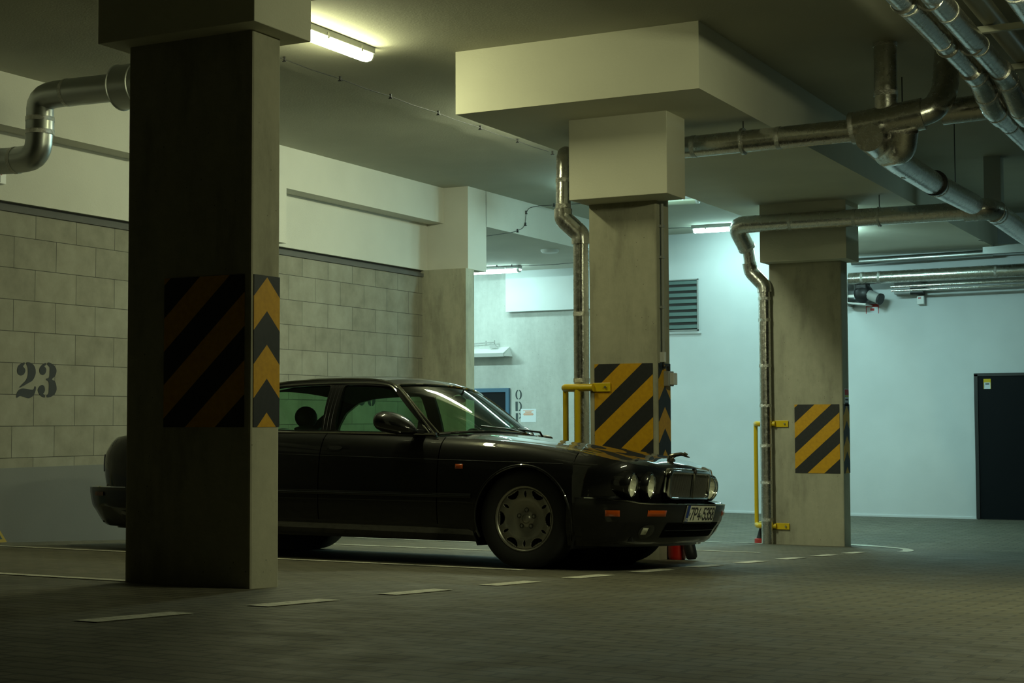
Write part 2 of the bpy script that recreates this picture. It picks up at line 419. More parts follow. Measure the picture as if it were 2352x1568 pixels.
lamp('bright ceiling tube lamp partly hidden behind the head of the nearest column', (-6.44, 8.74, CE), (-6.43, 10.02, CE), M['lamp_warm'])
lamp('ceiling tube lamp hidden behind the big lit drop panel', (-6.22, 12.6, CE), (-6.16, 14.1, CE), M['lamp_mid'])
lamp('cyan white tube lamp on the ceiling between the two far columns', (-8.13, 21.55, CE), (-6.62, 21.60, CE), M['lamp_cyan'], w=.07)
lamp('cyan white tube lamp in the far left room under its low ceiling', (-12.5, 21.48, 3.41), (-10.99, 21.5, 3.41), M['lamp_cyan2'], w=.07)
lamp('added cyan fill light deep in the far left room, hidden by the left wall', (-14.2, 18.6, 3.41), (-12.7, 18.6, 3.41), M['fill_cyan5'], w=.07)  # added out of view to brighten the wall of the far left room
lamp('added cyan fill light hidden behind the head of the middle column', (-8.0, 17.1, CE), (-6.95, 17.2, CE), M['fill_cyan3'], w=.07)  # unseen fill, put in to even the light on the back wall
lamp('cyan white tube lamp of the right hand aisle, out of the photo', (.6, 17.6, CE), (.6, 19.1, CE), M['lamp_cyan4'], w=.07)
lamp('unlit pale tube lamp just right of the head of the middle column', (-8.2, 18.5, CE), (-6.92, 18.6, CE), M['lamp_off'], w=.09)
lamp('added cyan fill light under the far slab, hidden behind the head of the farthest column', (-6.0+.12, 19.0, SB), (-5.15, 19.05, SB), M['fill_cyan6'], w=.07)  # invented fill that lights the back wall while staying out of the windscreen reflection
hl = lamp('tube lamp hanging under the pipes in the right hand aisle', (-1.0, 7.7, 3.22), (-1.0, 9.25, 3.22), M['lamp_warm2'])
for s in (-.6, .6): MB().cyl((s, 0, 0), (s, 0, CE-3.22), .005, 6).build('suspension_rod', M['dark'], hl)

# ------------------------------------------------------------------ ceiling cables with clips
def cable(label, path, clips, r=.004):
    P = [Vector(p) for p in path]; o = thing('ceiling_cable', label, 'cable', P[0], 'thin cables with clips')
    MB().tube([p-P[0] for p in P], r, 6).build('wire', M['dark'], o)
    for c in clips:
        c = Vector(c)-P[0]; MB().box(c.x-.008, c.x+.008, c.y-.008, c.y+.008, c.z-.02, c.z+.022).box(c.x-.018, c.x+.018, c.y-.008, c.y+.008, c.z-.022, c.z-.014).build('cable_clip', M['dark'], o)
cl = [(-7.17, y, CE-.02) for y in (9.93, 10.72, 11.52, 12.36, 13.18, 13.98, 14.8)]
cable('thin dark cable clipped along the ceiling past the bright lamp', [(-7.17, y, CE-.022-(.008 if i % 2 else 0)) for i, y in enumerate([7.5+.4*k for k in range(19)])], cl)
cable('thin dark cable stepping down the pale beam over the far left room', bez([(-8.5, 18.47, CE-.02), (-9.155, 18.35, CE-.025), (-9.16, 18.1, 3.76), (-9.16, 18.07, 3.52), (-9.16, 17.75, 3.42), (-9.162, 17.0, 3.29)], 5, .12),
      [(-8.9, 18.41, CE-.02), (-9.16, 18.1, 3.72), (-9.16, 18.08, 3.56), (-9.16, 17.85, 3.45)])
cable('thin cable on the low ceiling of the far left room beside the lamp', [(-12.2, 21.2, 3.4), (-11.4, 21.3, 3.385), (-10.4, 21.4, 3.38), (-9.4, 21.3, 3.395)], [(-11.3, 21.3, 3.395), (-11.05, 21.33, 3.393)])
cable('thin cable on the ceiling leading to the lamp between the far columns', [(-10, 21.2, CE-.02), (-9, 21.35, CE-.025), (-8.1, 21.57, CE-.02)], [(-8.75, 21.41, CE-.02)])
cable('thin cable with clips on the back of the low slab above the far wall pipes', [(-5.85, 22.3, SB+.08), (-4.9, 22.33, SB+.06), (-3.9, 22.35, SB+.07), (-3.88, 21, SB-.02)], [(-5.2, 22.33, SB+.07), (-4.4, 22.34, SB+.07), (-4.05, 22.34, SB+.07)])

# ------------------------------------------------------------------ pipes
def ring(mb, p, d, r, w):
    p = Vector(p); d = Vector(d).normalized(); mb.tube([p-d*w/2, p+d*w/2], r, 20); return mb
def pipe(label, segs, mt='foil', grp='foil wrapped pipes', name='insulated_pipe', cat='pipe'):
    """segs: list of (partname, path, radius, bend radius, [joint params 0..1])"""
    o = thing(name, label, cat, segs[0][1][0], grp); O = Vector(segs[0][1][0])
    for (pn, path, r, br, joints) in segs:
        P = [Vector(p)-O for p in path]
        B = bez(P, 5, br) if br and len(P) > 2 else P
        B2 = [B[0]]
        for a, b in zip(B, B[1:]):
            n = max(1, int((b-a).length/.25))
            for k in range(1, n+1): B2.append(a.lerp(b, k/n))
        q = MB().tube(B2, r, 24).build(pn, M['black' if pn in ('pipe_cap', 'black_band') else mt], o, smooth=True, angle=60)
        tot = sum((b-a).length for a, b in zip(B2, B2[1:]))
        for jt in joints:
            d = jt*tot
            for a, b in zip(B2, B2[1:]):
                L = (b-a).length
                if d <= L:
                    p = a.lerp(b, d/L if L else 0); ring(MB(), p, b-a, r+.004, .035).build('joint_tape', M['tape'], q, smooth=True, angle=50); break
                d -= L
    return o
pipe('foil wrapped downpipe on the middle column, its run going behind the column head', [
    ('pipe_run', [(-5.50, 11.78, 3.19), (-4.4, 11.78, 3.197), (-3.10, 11.75, 3.205)], .088, 0, [.45, .75]),
    ('pipe_drop', [(-5.475, 11.78, 3.19), (-5.475, 11.52, 3.19), (-5.475, 11.50, 2.66), (-5.325, 11.52, 2.50), (-5.325, 11.52, -.16)], .064, .05, [.13, .19, .28, .45, .6, .75, .88]),
    ('pipe_cap', [(-5.40, 11.62, .89), (-5.36, 11.62, .89)], .062, 0, []),
    ('pipe_bend', [(-5.475, 11.5, 2.72), (-5.475, 11.5, 2.64), (-5.325, 11.52, 2.50), (-5.325, 11.52, 2.42)], .078, .035, [])])
pipe('foil wrapped downpipe on the farthest column, its run crossing the column head', [
    ('pipe_elbow', [(-5.42, 16.36, 3.14), (-5.67, 16.36, 3.14), (-5.605, 16.58, 2.90)], .096, .12, [.97]),
    ('pipe_run', [(-5.50, 16.36, 3.14), (-4.4, 16.36, 3.135), (-3.13, 16.34, 3.13)], .095, 0, [.2, .5]),
    ('pipe_drop', [(-5.605, 16.57, 2.95), (-5.60, 16.63, 2.84), (-5.595, 16.66, 2.66), (-5.44, 16.67, 2.48), (-5.435, 16.67, fz(16.7))], .066, .06, [.12, .2, .27, .42, .55, .68, .8, .92]),
    ('pipe_cap', [(-5.515, 16.77, .69), (-5.475, 16.77, .69)], .062, 0, []),
    ('pipe_bend', [(-5.60, 16.64, 2.74), (-5.59, 16.66, 2.64), (-5.44, 16.67, 2.48), (-5.436, 16.67, 2.40)], .08, .04, [])])
pipe('thick foil sleeved tee where the middle pipe run meets the ceiling riser', [
    ('sleeve', [(-3.12, 11.75, 3.22), (-2.56, 11.75, 3.285)], .122, 0, [.04]),
    ('riser', [(-2.845, 11.75, 3.25), (-2.845, 11.75, CE)], .088, 0, [.35, .98]),
    ('elbow', [(-2.60, 11.75, 3.28), (-2.48, 11.78, 3.32), (-2.44, 11.95, 3.48), (-2.44, 12.1, CE)], .10, .08, []),
    ('run_to_right', [(-2.50, 12.15, 3.36), (-1.2, 12.15, 3.40), (.5, 12.15, 3.42)], .10, 0, [.2])])
pipe('shiny foil pipe slanting away from the tee to the far pipe run', [
    ('pipe_run', [(-2.93, 11.55, 3.10), (-2.99, 12.6, 3.10), (-3.02, 14.2, 3.12), (-3.02, 16.05, 3.16)], .105, .1, [.6, .63]),
    ('black_band', [(-3.005, 14.18, 3.12), (-3.005, 14.21, 3.12)], .118, 0, []),
    ('tee_stub', [(-2.72, 11.75, 3.17), (-2.75, 11.8, 3.04), (-2.9, 12.0, 3.06)], .12, .05, [])])
pipe('shiny foil pipe running on from the far junction towards the right', [
    ('junction', [(-3.16, 16.34, 3.13), (-2.93, 16.34, 3.14), (-2.86, 16.5, 3.12)], .115, .06, [.3]),
    ('pipe_run', [(-2.88, 16.42, 3.12), (-2.86, 18.2, 3.08), (-2.85, 20.0, 3.05)], .115, .1, [.05])])
# bundle of pipes along the right of the ceiling
Z1 = 3.42
pipe('leftmost foil pipe of the bundle along the upper right ceiling', [('pipe_run', [(-2.07, 3.0, Z1), (-2.07, 11.05, Z1)], .066, 0, [.62, .76, .88]),
    ('offset_bend', [(-2.07, 11.0, Z1), (-2.07, 11.3, Z1), (-2.05, 11.75, Z1-.15), (-2.05, 12.1, Z1-.15)], .082, .12, [.2, .5, .8]),
    ('lower_run', [(-2.05, 12.1, Z1-.15), (-2.05, 18, Z1-.15)], .07, 0, [.06])], grp='bundle of ceiling pipes')
pipe('second foil pipe from the left in the bundle along the upper right ceiling', [('pipe_run', [(-1.895, 3.0, Z1+.01), (-1.895, 11.2, Z1+.01)], .07, 0, [.66, .78, .9]),
    ('offset_bend', [(-1.895, 11.15, Z1+.01), (-1.895, 11.4, Z1), (-1.86, 11.8, Z1-.17), (-1.86, 12.1, Z1-.17)], .08, .12, [.3, .7]),
    ('lower_run', [(-1.86, 12.1, Z1-.17), (-1.86, 17, Z1-.17)], .066, 0, [])], grp='bundle of ceiling pipes')
pipe('plain pale pipe resting on the brackets of the ceiling bundle', [('pipe_run', [(-1.80, 3.0, Z1+.175), (-1.80, 13.5, Z1+.175)], .068, 0, [])], mt='white_pipe', grp='bundle of ceiling pipes')
pipe('rightmost foil pipe of the bundle in the upper right corner', [('pipe_run', [(-1.44, 3.0, Z1+.0), (-1.44, 14.0, Z1+.0)], .08, 0, [.55, .7])], grp='bundle of ceiling pipes')
for k, y in enumerate((9.0, 10.25, 11.45)):
    o = thing('pipe_bracket', ['nearest','middle','farthest'][k]+' metal bracket bar carrying the ceiling pipe bundle', 'bracket', (-1.5, y, Z1+.06), 'brackets of the pipe bundle')
    MB().box(-.72, 1.0, -.022, .022, 0, .042).build('bar', M['bar'], o)
    for x in (-.66, .30, .95): MB().cyl((x, 0, -.03), (x, 0, CE-Z1-.06), .006, 6).build('threaded_rod', M['dark'], o)
    for x, r in ((-.57, .072), (-.415, .076)):
        MB().tube([(x+r*cos(a*PI/8), 0, -.06+.0+r*sin(a*PI/8)) for a in range(17)], .007, 5).build('pipe_clamp', M['steel'], o)
# hangers
for lab, x, y, z in (('thin threaded hanger rod on the pipe behind the middle column head', -4.0, 11.77, 3.20), ('thin threaded hanger rod over the far pipe run', -4.05, 16.36, 3.13), ('thin hanger rod over the slanting foil pipe', -3.01, 13.0, 3.1), ('thin hanger rod over the far end of the slanting foil pipe', -3.02, 15.2, 3.15)):
    o = thing('pipe_hanger', lab, 'hanger', (x, y, z), 'pipe hangers')
    MB().cyl((0, 0, .08), (0, 0, CE-z), .005, 6).build('rod', M['dark'], o)
    MB().cyl((-.012, 0, 0), (.012, 0, 0), .108, 20).build('clamp', M['tape'], o, smooth=True)
for lab, x in (('wide dark drop duct hanging from the ceiling above the far junction, left one', -3.06), ('wide dark drop duct hanging from the ceiling above the far junction, right one', -2.62)):
    tag(MB().box(x-.09, x+.09, 17.4, 17.6, 3.30, CE).build('drop_duct', M['galv']), lab, 'duct', 'drop ducts')
# duct on the left wall
pipe('grey ventilation duct with two elbows, high beside the left wall', [
    ('duct_run', [(-6.9, 9.05, 3.52), (-8.62, 9.05, 3.552)], .108, 0, []),
    ('upper_elbow', [(-8.58, 9.05, 3.552), (-8.90, 9.05, 3.55), (-8.90, 9.05, 3.34)], .106, .2, [.05]),
    ('collar', [(-8.90, 9.05, 3.38), (-8.90, 9.05, 3.25)], .110, 0, [.1, .9]),
    ('lower_elbow', [(-8.90, 9.05, 3.29), (-8.92, 9.05, 3.07), (-9.16, 9.05, 3.06)], .105, .2, [.97]),
    ('outlet', [(-9.14, 9.05, 3.06), (-9.6, 9.05, 3.075)], .105, 0, [])], mt='galv', grp=None, name='ventilation_duct', cat='duct')
o = thing('duct_reducer', 'wide round duct section just left of the nearest column head', 'duct', (-8.08, 9.05, 3.535))
MB().lathe([(.108, 0), (.172, .012), (.18, .015), (.172, .02), (.17, .2), (.178, .205), (.17, .21), (.17, .9), (.108, .95)], axis='x', seg=40).build('shell', M['galv'], o, smooth=True)
MB().lathe([(.113, -.03), (.116, .0), (.113, .01)], axis='x', seg=32).build('seal_ring', M['tape'], o, smooth=True)
# pipes near the back wall
for lab, z, r, x1, m_ in (('thick foil pipe along the far white wall right of the farthest column', 3.0, .09, -1, 'foil'), ('thin upper grey pipe along the far white wall', 3.26, .05, -3.9, 'galv'), ('thin pipe just under the thick foil pipe on the far white wall', 2.86, .022, -1, 'foil'), ('lowest thin pipe along the far white wall', 2.80, .018, -1, 'foil')):
    pipe(lab, [('pipe_run', [(-5.9 if r > .03 else -5.3, 22.0+(.15 if z > 3.2 else 0), z), (x1, 22.0+(.15 if z > 3.2 else 0), z+.03)], r, 0, [.04, .09, .42] if r > .08 else [])], mt=m_, grp='pipes along the far wall')
o = thing('cable_tray', 'grey perforated cable tray high on the far wall at the right edge', 'cable tray', (-3.2, 22.15, 3.26))
MB().box(-.82, 1.2, -.12, .12, 0, .006).box(-.82, 1.2, -.12, -.114, 0, .13).box(-.82, 1.2, .114, .12, 0, .13).build('tray', M['galv'], o)
sl = MB()
for i in range(6):
    for j in range(3): sl.box(-.25+.07*i, -.21+.07*i, -.123, -.119, .025+.035*j, .043+.035*j)
sl.build('perforation', M['dark'], o)
# ------------------------------------------------------------------ pipe guards on the columns
def guard(label, x, y, zt, zb, xw, xp):
    o = thing('pipe_guard', label, 'pipe guard', (x, y, zb), 'yellow pipe guards'); h = zt-zb
    R = .030
    for nm, z in (('top_rail', h), ('bottom_rail', 0)):
        P = bez([(xp, 0, z), (xw, 0, z), (xw-.10, .24, z), (xw-.02, .46, z)], 6, .07)
        MB().tube(P, R, 16).build(nm, M['yellow'], o, smooth=True, angle=50)
        pl = MB().box(xp-.01, xp+.145, .012, .024, z-.036, z+.036).build('fixing_plate', M['yellow'], o, bevel=.003)
        MB().tube([(xp+.105, -.002, z), (xp+.105, .016, z)], .010, 6).build('bolt', M['steel'], pl)
    for q in ((xw+.115, .0), (xw-.085, .20)):
        MB().cyl((q[0], q[1], 0), (q[0], q[1], h), .024, 14).build('upright', M['yellow'], o, smooth=True, angle=50)
guard('yellow tube guard around the pipe on the middle column, its foot hidden by the car', -5.2, 11.37, 1.235, .08, -.21, .045)
guard('tall yellow tube guard around the pipe on the farthest column', -5.4, 16.70, .925, -.215, -.15, .06)
# switch on the side of the middle column
o = thing('switch_box', 'small grey switch box with a conduit on the side of the middle column', 'switch', (-4.607, 11.57, 1.31))
MB().box(0, .05, -.05, .06, -.07, .05).build('case', M['grey_plastic'], o, bevel=.006)
MB().box(.05, .085, -.035, .045, -.06, .035).build('cover', M['white_plastic'], o, bevel=.004)
MB().tube([(.022, -.10, 1.40), (.022, -.10, .18), (.022, -.10, .12)], .012, 8).build('conduit', M['grey_plastic'], o, smooth=True)
MB().tube(bez([(.022, -.10, .14), (.022, -.10, .07), (.03, -.02, .10), (.03, 0, .04)], 5, .03), .009, 8).build('cable', M['dark'], o, smooth=True)
MB().box(.0, .04, -.118, -.082, .12, .20).build('conduit_end', M['white_plastic'], o)
for z in (.55, .95, 1.2): MB().box(0, .036, -.122, -.078, z, z+.02).build('conduit_clip', M['grey_plastic'], o)
# fire extinguishers
def ext(label, loc, s=1, horn=(.10, -.05)):
    o = thing('fire_extinguisher', label, 'fire extinguisher', loc, 'red fire extinguishers')
    MB().lathe([(0, 0), (.062, 0), (.069, .012), (.071, .03), (.071, .40), (.066, .45), (.045, .49), (.026, .505), (.026, .53), (0, .53)], seg=28).build('cylinder', M['red'], o, smooth=True)
    MB().cyl((0, 0, .52), (0, 0, .58), .022, 12).box(-.07, .05, -.012, .012, .57, .59).box(-.09, .02, -.01, .01, .61, .622).build('valve', M['dark'], o)
    MB().tube(bez([(.02, -.01, .56), (.12, -.03, .58), (.07, -.05, .36), (.075, -.05, .28)], 6, .08), .011, 10).build('hose', M['rubber'], o, smooth=True)
    MB().tube([(.075, -.05, .30), (.09, -.05, .26), (.14, -.06, .07), (.148, -.06, .03), (.15, -.06, .012)], .03, 18, rr=[.022, .042, .047, .044, .03]).build('horn', M['black'], o, smooth=True, angle=50)
    return o
ext('red fire extinguisher with black horn beside the middle column, behind the front bumper', (-4.534, 11.60, fz(11.6)))
o = thing('floor_cone', 'small dark cone with a red foot behind the pipe of the farthest column', 'cone', (-5.56, 16.9, fz(16.9)))
MB().lathe([(0, 0), (.10, 0), (.10, .05), (.085, .06), (0, .06)], seg=20).build('foot', M['red'], o, smooth=True, angle=40)
MB().lathe([(.075, .06), (.03, .22), (0, .225)], seg=20).build('cone_body', M['rubber'], o, smooth=True, angle=40)
# louvre on the back wall
o = thing('wall_louvre', 'grey slatted ventilation louvre on the white back wall', 'louvre', (-8.85, 22.4, 2.75))
MB().box(-.5, .488, -.03, 0, -.40, -.385).box(-.5, .488, -.03, 0, .385, .40).box(-.5, -.485, -.03, 0, -.4, .4).box(.472, .488, -.03, 0, -.4, .4).build('frame', M['grey_plastic'], o)
MB().box(-.49, .48, -.004, .0, -.39, .39).build('back_plate', M['dark'], o)
sl = MB()
for k in range(8):
    z = -.34+.098*k; sl.add([(-.485, -.035, z-.02), (.475, -.035, z-.02), (.475, -.005, z+.035), (-.485, -.005, z+.035), (-.485, -.032, z-.026), (.475, -.032, z-.026), (.475, -.002, z+.029), (-.485, -.002, z+.029)], [(0,1,2,3), (7,6,5,4), (0,4,5,1), (2,6,7,3)])
sl.build('slats', mat('louvre_slat', (.13,.20,.19), .5), o)
MB().box(-.55, .53, -.02, 0, -.455, -.44).build('sill_lip', M['grey_plastic'], o)
# black blower unit high on the back wall
o = thing('wall_blower', 'black blower unit with a tilted nozzle on a bracket high on the far wall', 'blower', (-5.72, 22.1, 2.86))
MB().box(-.10, .07, -.1, .12, -.02, .17).build('motor_box', M['black'], o, bevel=.02)
MB().lathe([(0, -.11), (.08, -.10), (.13, -.05), (.14, .02), (.11, .08), (0, .1)], (0, 0, -.07), axis='y', seg=24).build('fan_housing', M['black'], o, smooth=True)
MB().tube([(.04, -.02, -.07), (.16, -.05, -.125), (.26, -.08, -.165)], .072, 20).build('nozzle', M['grey_plastic'], o, smooth=True, angle=50)
MB().tube([(.245, -.075, -.160), (.275, -.085, -.172)], .083, 20).build('nozzle_rim', M['black'], o, smooth=True, angle=50)
MB().box(-.26, -.22, -.06, .3, -.25, .14).box(-.24, -.08, .0, .04, -.12, -.08).build('bracket', M['steel'], o)
MB().box(-.26, .08, -.10, .30, -.235, -.215).build('shelf', M['white_plastic'], o, rot=(0, .12, 0))
def sign_frame(o, w, h, parts):
    MB().box(-w/2, w/2, -.004, 0, -h/2, h/2).build('board', M['paper'], o)
    for nm, m_, x0, x1, z0, z1 in parts: MB().box(x0*w/2, x1*w/2, -.007, -.004, z0*h/2, z1*h/2).build(nm, m_, o)
o = thing('wall_sign', 'small red and white sign on the far wall under the black blower', 'sign', (-5.67, 22.4, 2.585))
sign_frame(o, .19, .14, [('red_band', M['red_ink'], -1, 1, .35, 1), ('red_edge', M['red_ink'], -1, -.9, -1, .35), ('red_edge', M['red_ink'], .9, 1, -1, .35), ('red_mark', M['red_ink'], -.3, .3, -.4, .1)])
o = thing('junction_box', 'grey junction box with small red marked box on the far wall', 'junction box', (-5.10, 22.33, 2.86))
MB().box(-.22, .18, -.07, .07, -.09, .10).build('case', M['grey_plastic'], o, bevel=.01)
MB().box(.02, .20, -.10, .04, -.10, .02).build('dark_cover', M['dark'], o)
MB().box(.10, .20, -.04, .07, -.24, -.12).build('indicator_box', M['white_plastic'], o, bevel=.005)
MB().box(.12, .16, -.045, -.04, -.16, -.145).build('red_mark', M['red_ink'], o)
# sign on the farthest column, sticker on the door
o = thing('column_sign', 'small white sign with red and lime bands on the side of the farthest column', 'sign', (-4.577, 16.875, 1.215), rot=(0, 0, PI/2))
sign_frame(o, .16, .19, [('red_band', M['red_ink'], -.9, .9, .28, .92), ('lime_band', M['green_ink'], -.9, .9, .04, .22), ('black_text', M['ink'], -.7, .7, -.35, -.2), ('black_text', M['ink'], -.8, .8, -.8, -.62)])
o = thing('door_sticker', 'small yellow and white sticker near the top of the dark door', 'sticker', (-4.055, 22.37, 1.465))
sign_frame(o, .10, .14, [('yellow_band', M['yellow'], -1, 1, .3, 1), ('yellow_edge', M['yellow'], -1, -.88, -1, .3), ('yellow_edge', M['yellow'], .88, 1, -1, .3), ('dark_mark', M['ink'], -.5, .55, -.12, .1)])
# notice and letters in the far left room
o = thing('wall_notice', 'white paper notice with orange lines on the grey wall beside the stencilled letters', 'notice', (-11.31, 22.4, 1.055))
MB().box(-.14, .14, -.003, 0, -.107, .107).build('sheet', M['paper'], o)
tx = MB()
for k, (w, z) in enumerate(((.095, .075), (.06, .058), (.055, .047), (.085, .031), (.10, .017), (.085, .005))): tx.box(-w, w, -.0045, -.003, z, z+.008)
tx.build('orange_print', M['orange_ink'], o)
def arc(cx, cy, rx, ry, a0, a1, n=14): return [(cx+rx*cos(math.radians(lerp(a0, a1, k/n))), cy+ry*sin(math.radians(lerp(a0, a1, k/n)))) for k in range(n+1)]
def letter(name, label, loops, plane, m_, group):
    mb = MB()
    for L in loops: q = poly_mb([L], .002, plane); mb.add(q.v, q.f)
    return tag(mb.build(name, m_, merge=0), label, 'painted letter' if group == 'stencilled letters by the far door' else 'painted number', group)
def wallp(x0, z0, s):
    return lambda u, v, w: (x0+u*s, 22.4-w-.0005, z0+v*s)
S = .155
def half(l): # O halves
    q = 1 if not l else -1
    return [(.5+q*x, y) for x, y in ([(.06, 1.0)]+arc(.06, .5, .32, .5, 90, -90)+[(.06, 0), (.06, .1)]+arc(.06, .5, .13, .4, -90, 90))]
G = 'stencilled letters by the far door'
letter('stencil_letter', 'stencilled letter O, topmost on the grey wall by the far blue framed door', [half(0), half(1)], wallp(-11.565, 1.318, S), M['ink2'], G)
letter('stencil_letter', 'stencilled letter D, below the O on the grey wall by the far door', [[(.12,0),(.4,0),(.4,1),(.12,1)], [(.52,0)]+arc(.52,.5,.36,.5,-90,90)+[(.52,1),(.52,.88)]+arc(.52,.5,.18,.38,90,-90)], wallp(-11.565, 1.128, S), M['ink2'], G)
letter('stencil_letter', 'stencilled letter P, below the D and left of the paper notice', [[(.15,0),(.42,0),(.42,1),(.15,1)], [(.54,.42)]+arc(.54,.71,.32,.29,-90,90)+[(.54,1),(.54,.89)]+arc(.54,.71,.15,.18,90,-90)], wallp(-11.565, .94, S), M['ink2'], G)
# the number 23 on the block wall (outlines in units of the block course)
def num(P): return [((x-280)/1711*.614, (1400-y)/1568*.418) for x, y in P]
def numplane(u, v, w): return (-9.78+w+.0005, 9.715+u*1.06, 1.168+v*1.0+u*.055)
def cr(P, n=5):
    out = []; N = len(P)
    for i in range(N):
        p0, p1, p2, p3 = P[i-1], P[i], P[(i+1) % N], P[(i+2) % N]
        for k in range(n):
            t = k/n; out.append(tuple(.5*(2*p1[a]+(p2[a]-p0[a])*t+(2*p0[a]-5*p1[a]+4*p2[a]-p3[a])*t*t+(3*p1[a]-p0[a]-3*p2[a]+p3[a])*t**3) for a in (0, 1)))
    return out
two = [cr([(495,240),(400,270),(310,350),(275,480),(300,590),(380,655),(470,630),(520,540),(515,450),(455,365),(495,310)]),
       cr([(560,240),(680,255),(790,350),(840,490),(835,650),(750,830),(600,920),(460,1000),(345,1040),(420,950),(540,820),(595,690),(605,540),(595,400),(560,310)]),
       cr([(260,1300),(280,1200),(350,1110),(440,1075),(560,1090),(740,1130),(795,1100),(820,1025),(855,1050),(850,1150),(800,1290),(720,1370),(620,1395),(480,1340),(370,1310),(285,1360)])]
three = [cr([(1158,275),(1060,320),(980,410),(955,520),(990,620),(1070,665),(1140,620),(1170,530),(1160,450),(1112,385),(1155,345)]),
         cr([(1215,268),(1290,275),(1400,350),(1480,460),(1495,580),(1450,720),(1355,818),(1450,890),(1500,1050),(1500,1200),(1430,1320),(1330,1390),(1200,1400),(1200,1330),(1250,1270),(1262,1100),(1262,960),(1235,870),(1175,835),(1180,790),(1265,750),(1280,560),(1275,420),(1215,345)]),
         cr([(1138,1400),(1050,1370),(960,1280),(915,1150),(960,1040),(1040,990),(1110,1030),(1140,1140),(1120,1230),(1085,1280),(1140,1330)])]
letter('stencil_number', 'black stencilled bay digit 2 on the grey block wall', [num(p) for p in two], numplane, M['ink'], 'stencilled bay number')
letter('stencil_number', 'black stencilled bay digit 3 on the grey block wall', [num(p) for p in three], numplane, M['ink'], 'stencilled bay number')
zero = [cr([(1215-300,268),(1290-300,275),(1400-320,400),(1450-320,640),(1450-320,1000),(1400-320,1270),(1290-300,1390),(1215-300,1400),(1215-300,1330),(1240-300,1200),(1250-300,830),(1240-300,450),(1215-300,340)]),
        cr([(1158-300,268),(1080-300,275),(970-280,400),(920-280,640),(920-280,1000),(970-280,1270),(1080-300,1390),(1158-300,1400),(1158-300,1330),(1133-300,1200),(1123-300,830),(1133-300,450),(1158-300,340)])]
def numplane2(u, v, w): return (-9.78+w+.0005, 14.945+u*1.06, 1.150+v)
def numplane3(u, v, w): return (-9.78+w+.0005, 15.06+u*1.06, 1.150+v)
letter('stencil_number', 'black stencilled bay digit 2 on the block wall, half hidden behind the car roof', [num(p) for p in two], numplane2, M['ink'], 'stencilled bay number behind the car')
letter('stencil_number', 'black stencilled bay digit 0 on the block wall, half hidden behind the car roof', [num(p) for p in zero], numplane3, M['ink'], 'stencilled bay number behind the car')
# things in the far left room
o = thing('wall_canopy', 'pale folded canopy with a rod, on the grey wall above the blue framed door', 'canopy', (-12.2, 22.4, 2.07))
MB().add([(-.5,-.32,-.05),(.6,-.32,-.05),(.6,0,-.05),(-.5,0,-.05),(-.5,-.32,.0),(.6,-.32,0),(.55,0,.11),(-.5,0,.11)], [(0,3,2,1),(4,5,6,7),(0,1,5,4),(1,2,6,5),(2,3,7,6),(3,0,4,7)]).build('panel', M['white_plastic'], o)
MB().box(-.5, .61, -.335, -.32, -.06, .0).build('edge', M['grey_plastic'], o)
MB().cyl((-.6, -.1, .15), (.32, -.1, .19), .01, 8).cyl((.32, -.1, .14), (.32, -.1, .22), .012, 8).cyl((.16, -.1, .14), (.16, -.1, .215), .01, 8).add([(.25,-.1,.09),(.40,-.1,.09),(.34,-.1,.15),(.25,-.1,.15),(.25,-.13,.09),(.40,-.13,.09),(.34,-.13,.15),(.25,-.13,.15)], [(0,1,2,3),(7,6,5,4),(0,4,5,1),(2,6,7,3),(1,5,6,2),(0,3,7,4)]).build('rod', M['grey_plastic'], o)
tag(MB().lathe([(0, 0), (.13, 0), (.13, -.02), (.11, -.045), (.05, -.055), (0, -.055)], (-9.62, 19.75, 3.41), seg=24).build('smoke_detector', M['white_plastic'], smooth=True), 'round pale detector on the low ceiling of the far left room', 'smoke detector')
# box on the left wall under the duct
o = thing('wall_box', 'small pale box with a red mark on the left wall under the ventilation duct', 'box', (-9.745, 9.46, 3.03))
MB().box(0, .05, -.14, -.04, -.055, .06).build('dark_case', M['grey_plastic'], o)
MB().box(0, .03, -.04, .04, -.06, .05).build('cover', M['white_plastic'], o, bevel=.004)
MB().box(.03, .033, -.03, -.01, .01, .028).build('red_mark', M['red_ink'], o)
# yellow framed triangular board against the wall at the left edge
o = thing('warning_board', 'yellow edged triangular board leaning on the left wall at the photo edge', 'board', (-9.64, 9.18, fz(9.18)))
TR = [(-.55, 0), (.25, 0), (-.15, .62)]; TI = [(-.505, .025), (.205, .025), (-.15, .575)]
pln = lambda u, v, w: (-w*.9-.0-v*.16+.06, u, v)
poly_mb([TR, TI], .02, pln).build('frame', M['dull_yellow'], o); poly_mb([TI], .012, pln).build('panel', mat('board_teal', (.03,.06,.055), .6), o)
# ------------------------------------------------------------------ the car (x forward, y to its left, z up; front axle at x = 0)
CA = atan(.0533)
car = thing('car', 'glossy black vintage saloon car parked between the concrete columns', 'car', (-4.671, 10.036, fz(10.036)), rot=(-CA, 0, -.017))
WR = -2.87; AR = .362; AZ = .32
Wt = [(.15,.815),(.20,.838),(.26,.866),(.35,.887),(.47,.897),(.58,.899),(.68,.894),(.75,.885),(.81,.868),(.855,.845),(.885,.818),(.905,.79)]
ZT = [(-3.97,.80),(-3.9,.84),(-3.7,.872),(-3.4,.892),(-3.0,.903),(-2.0,.908),(-1.2,.895),(-.75,.877),(-.4,.862),(0,.832),(.3,.792),(.5,.757),(.65,.724),(.75,.700),(.84,.678)]
ZC = [(-3.98,.84),(-3.93,.885),(-3.8,.918),(-3.5,.94),(-3.0,.955),(-2.6,.95),(-.9,.94),(-.6,.938),(-.45,.922),(-.2,.886),(.1,.845),(.4,.800),(.6,.763),(.72,.735),(.80,.711),(.845,.692)]
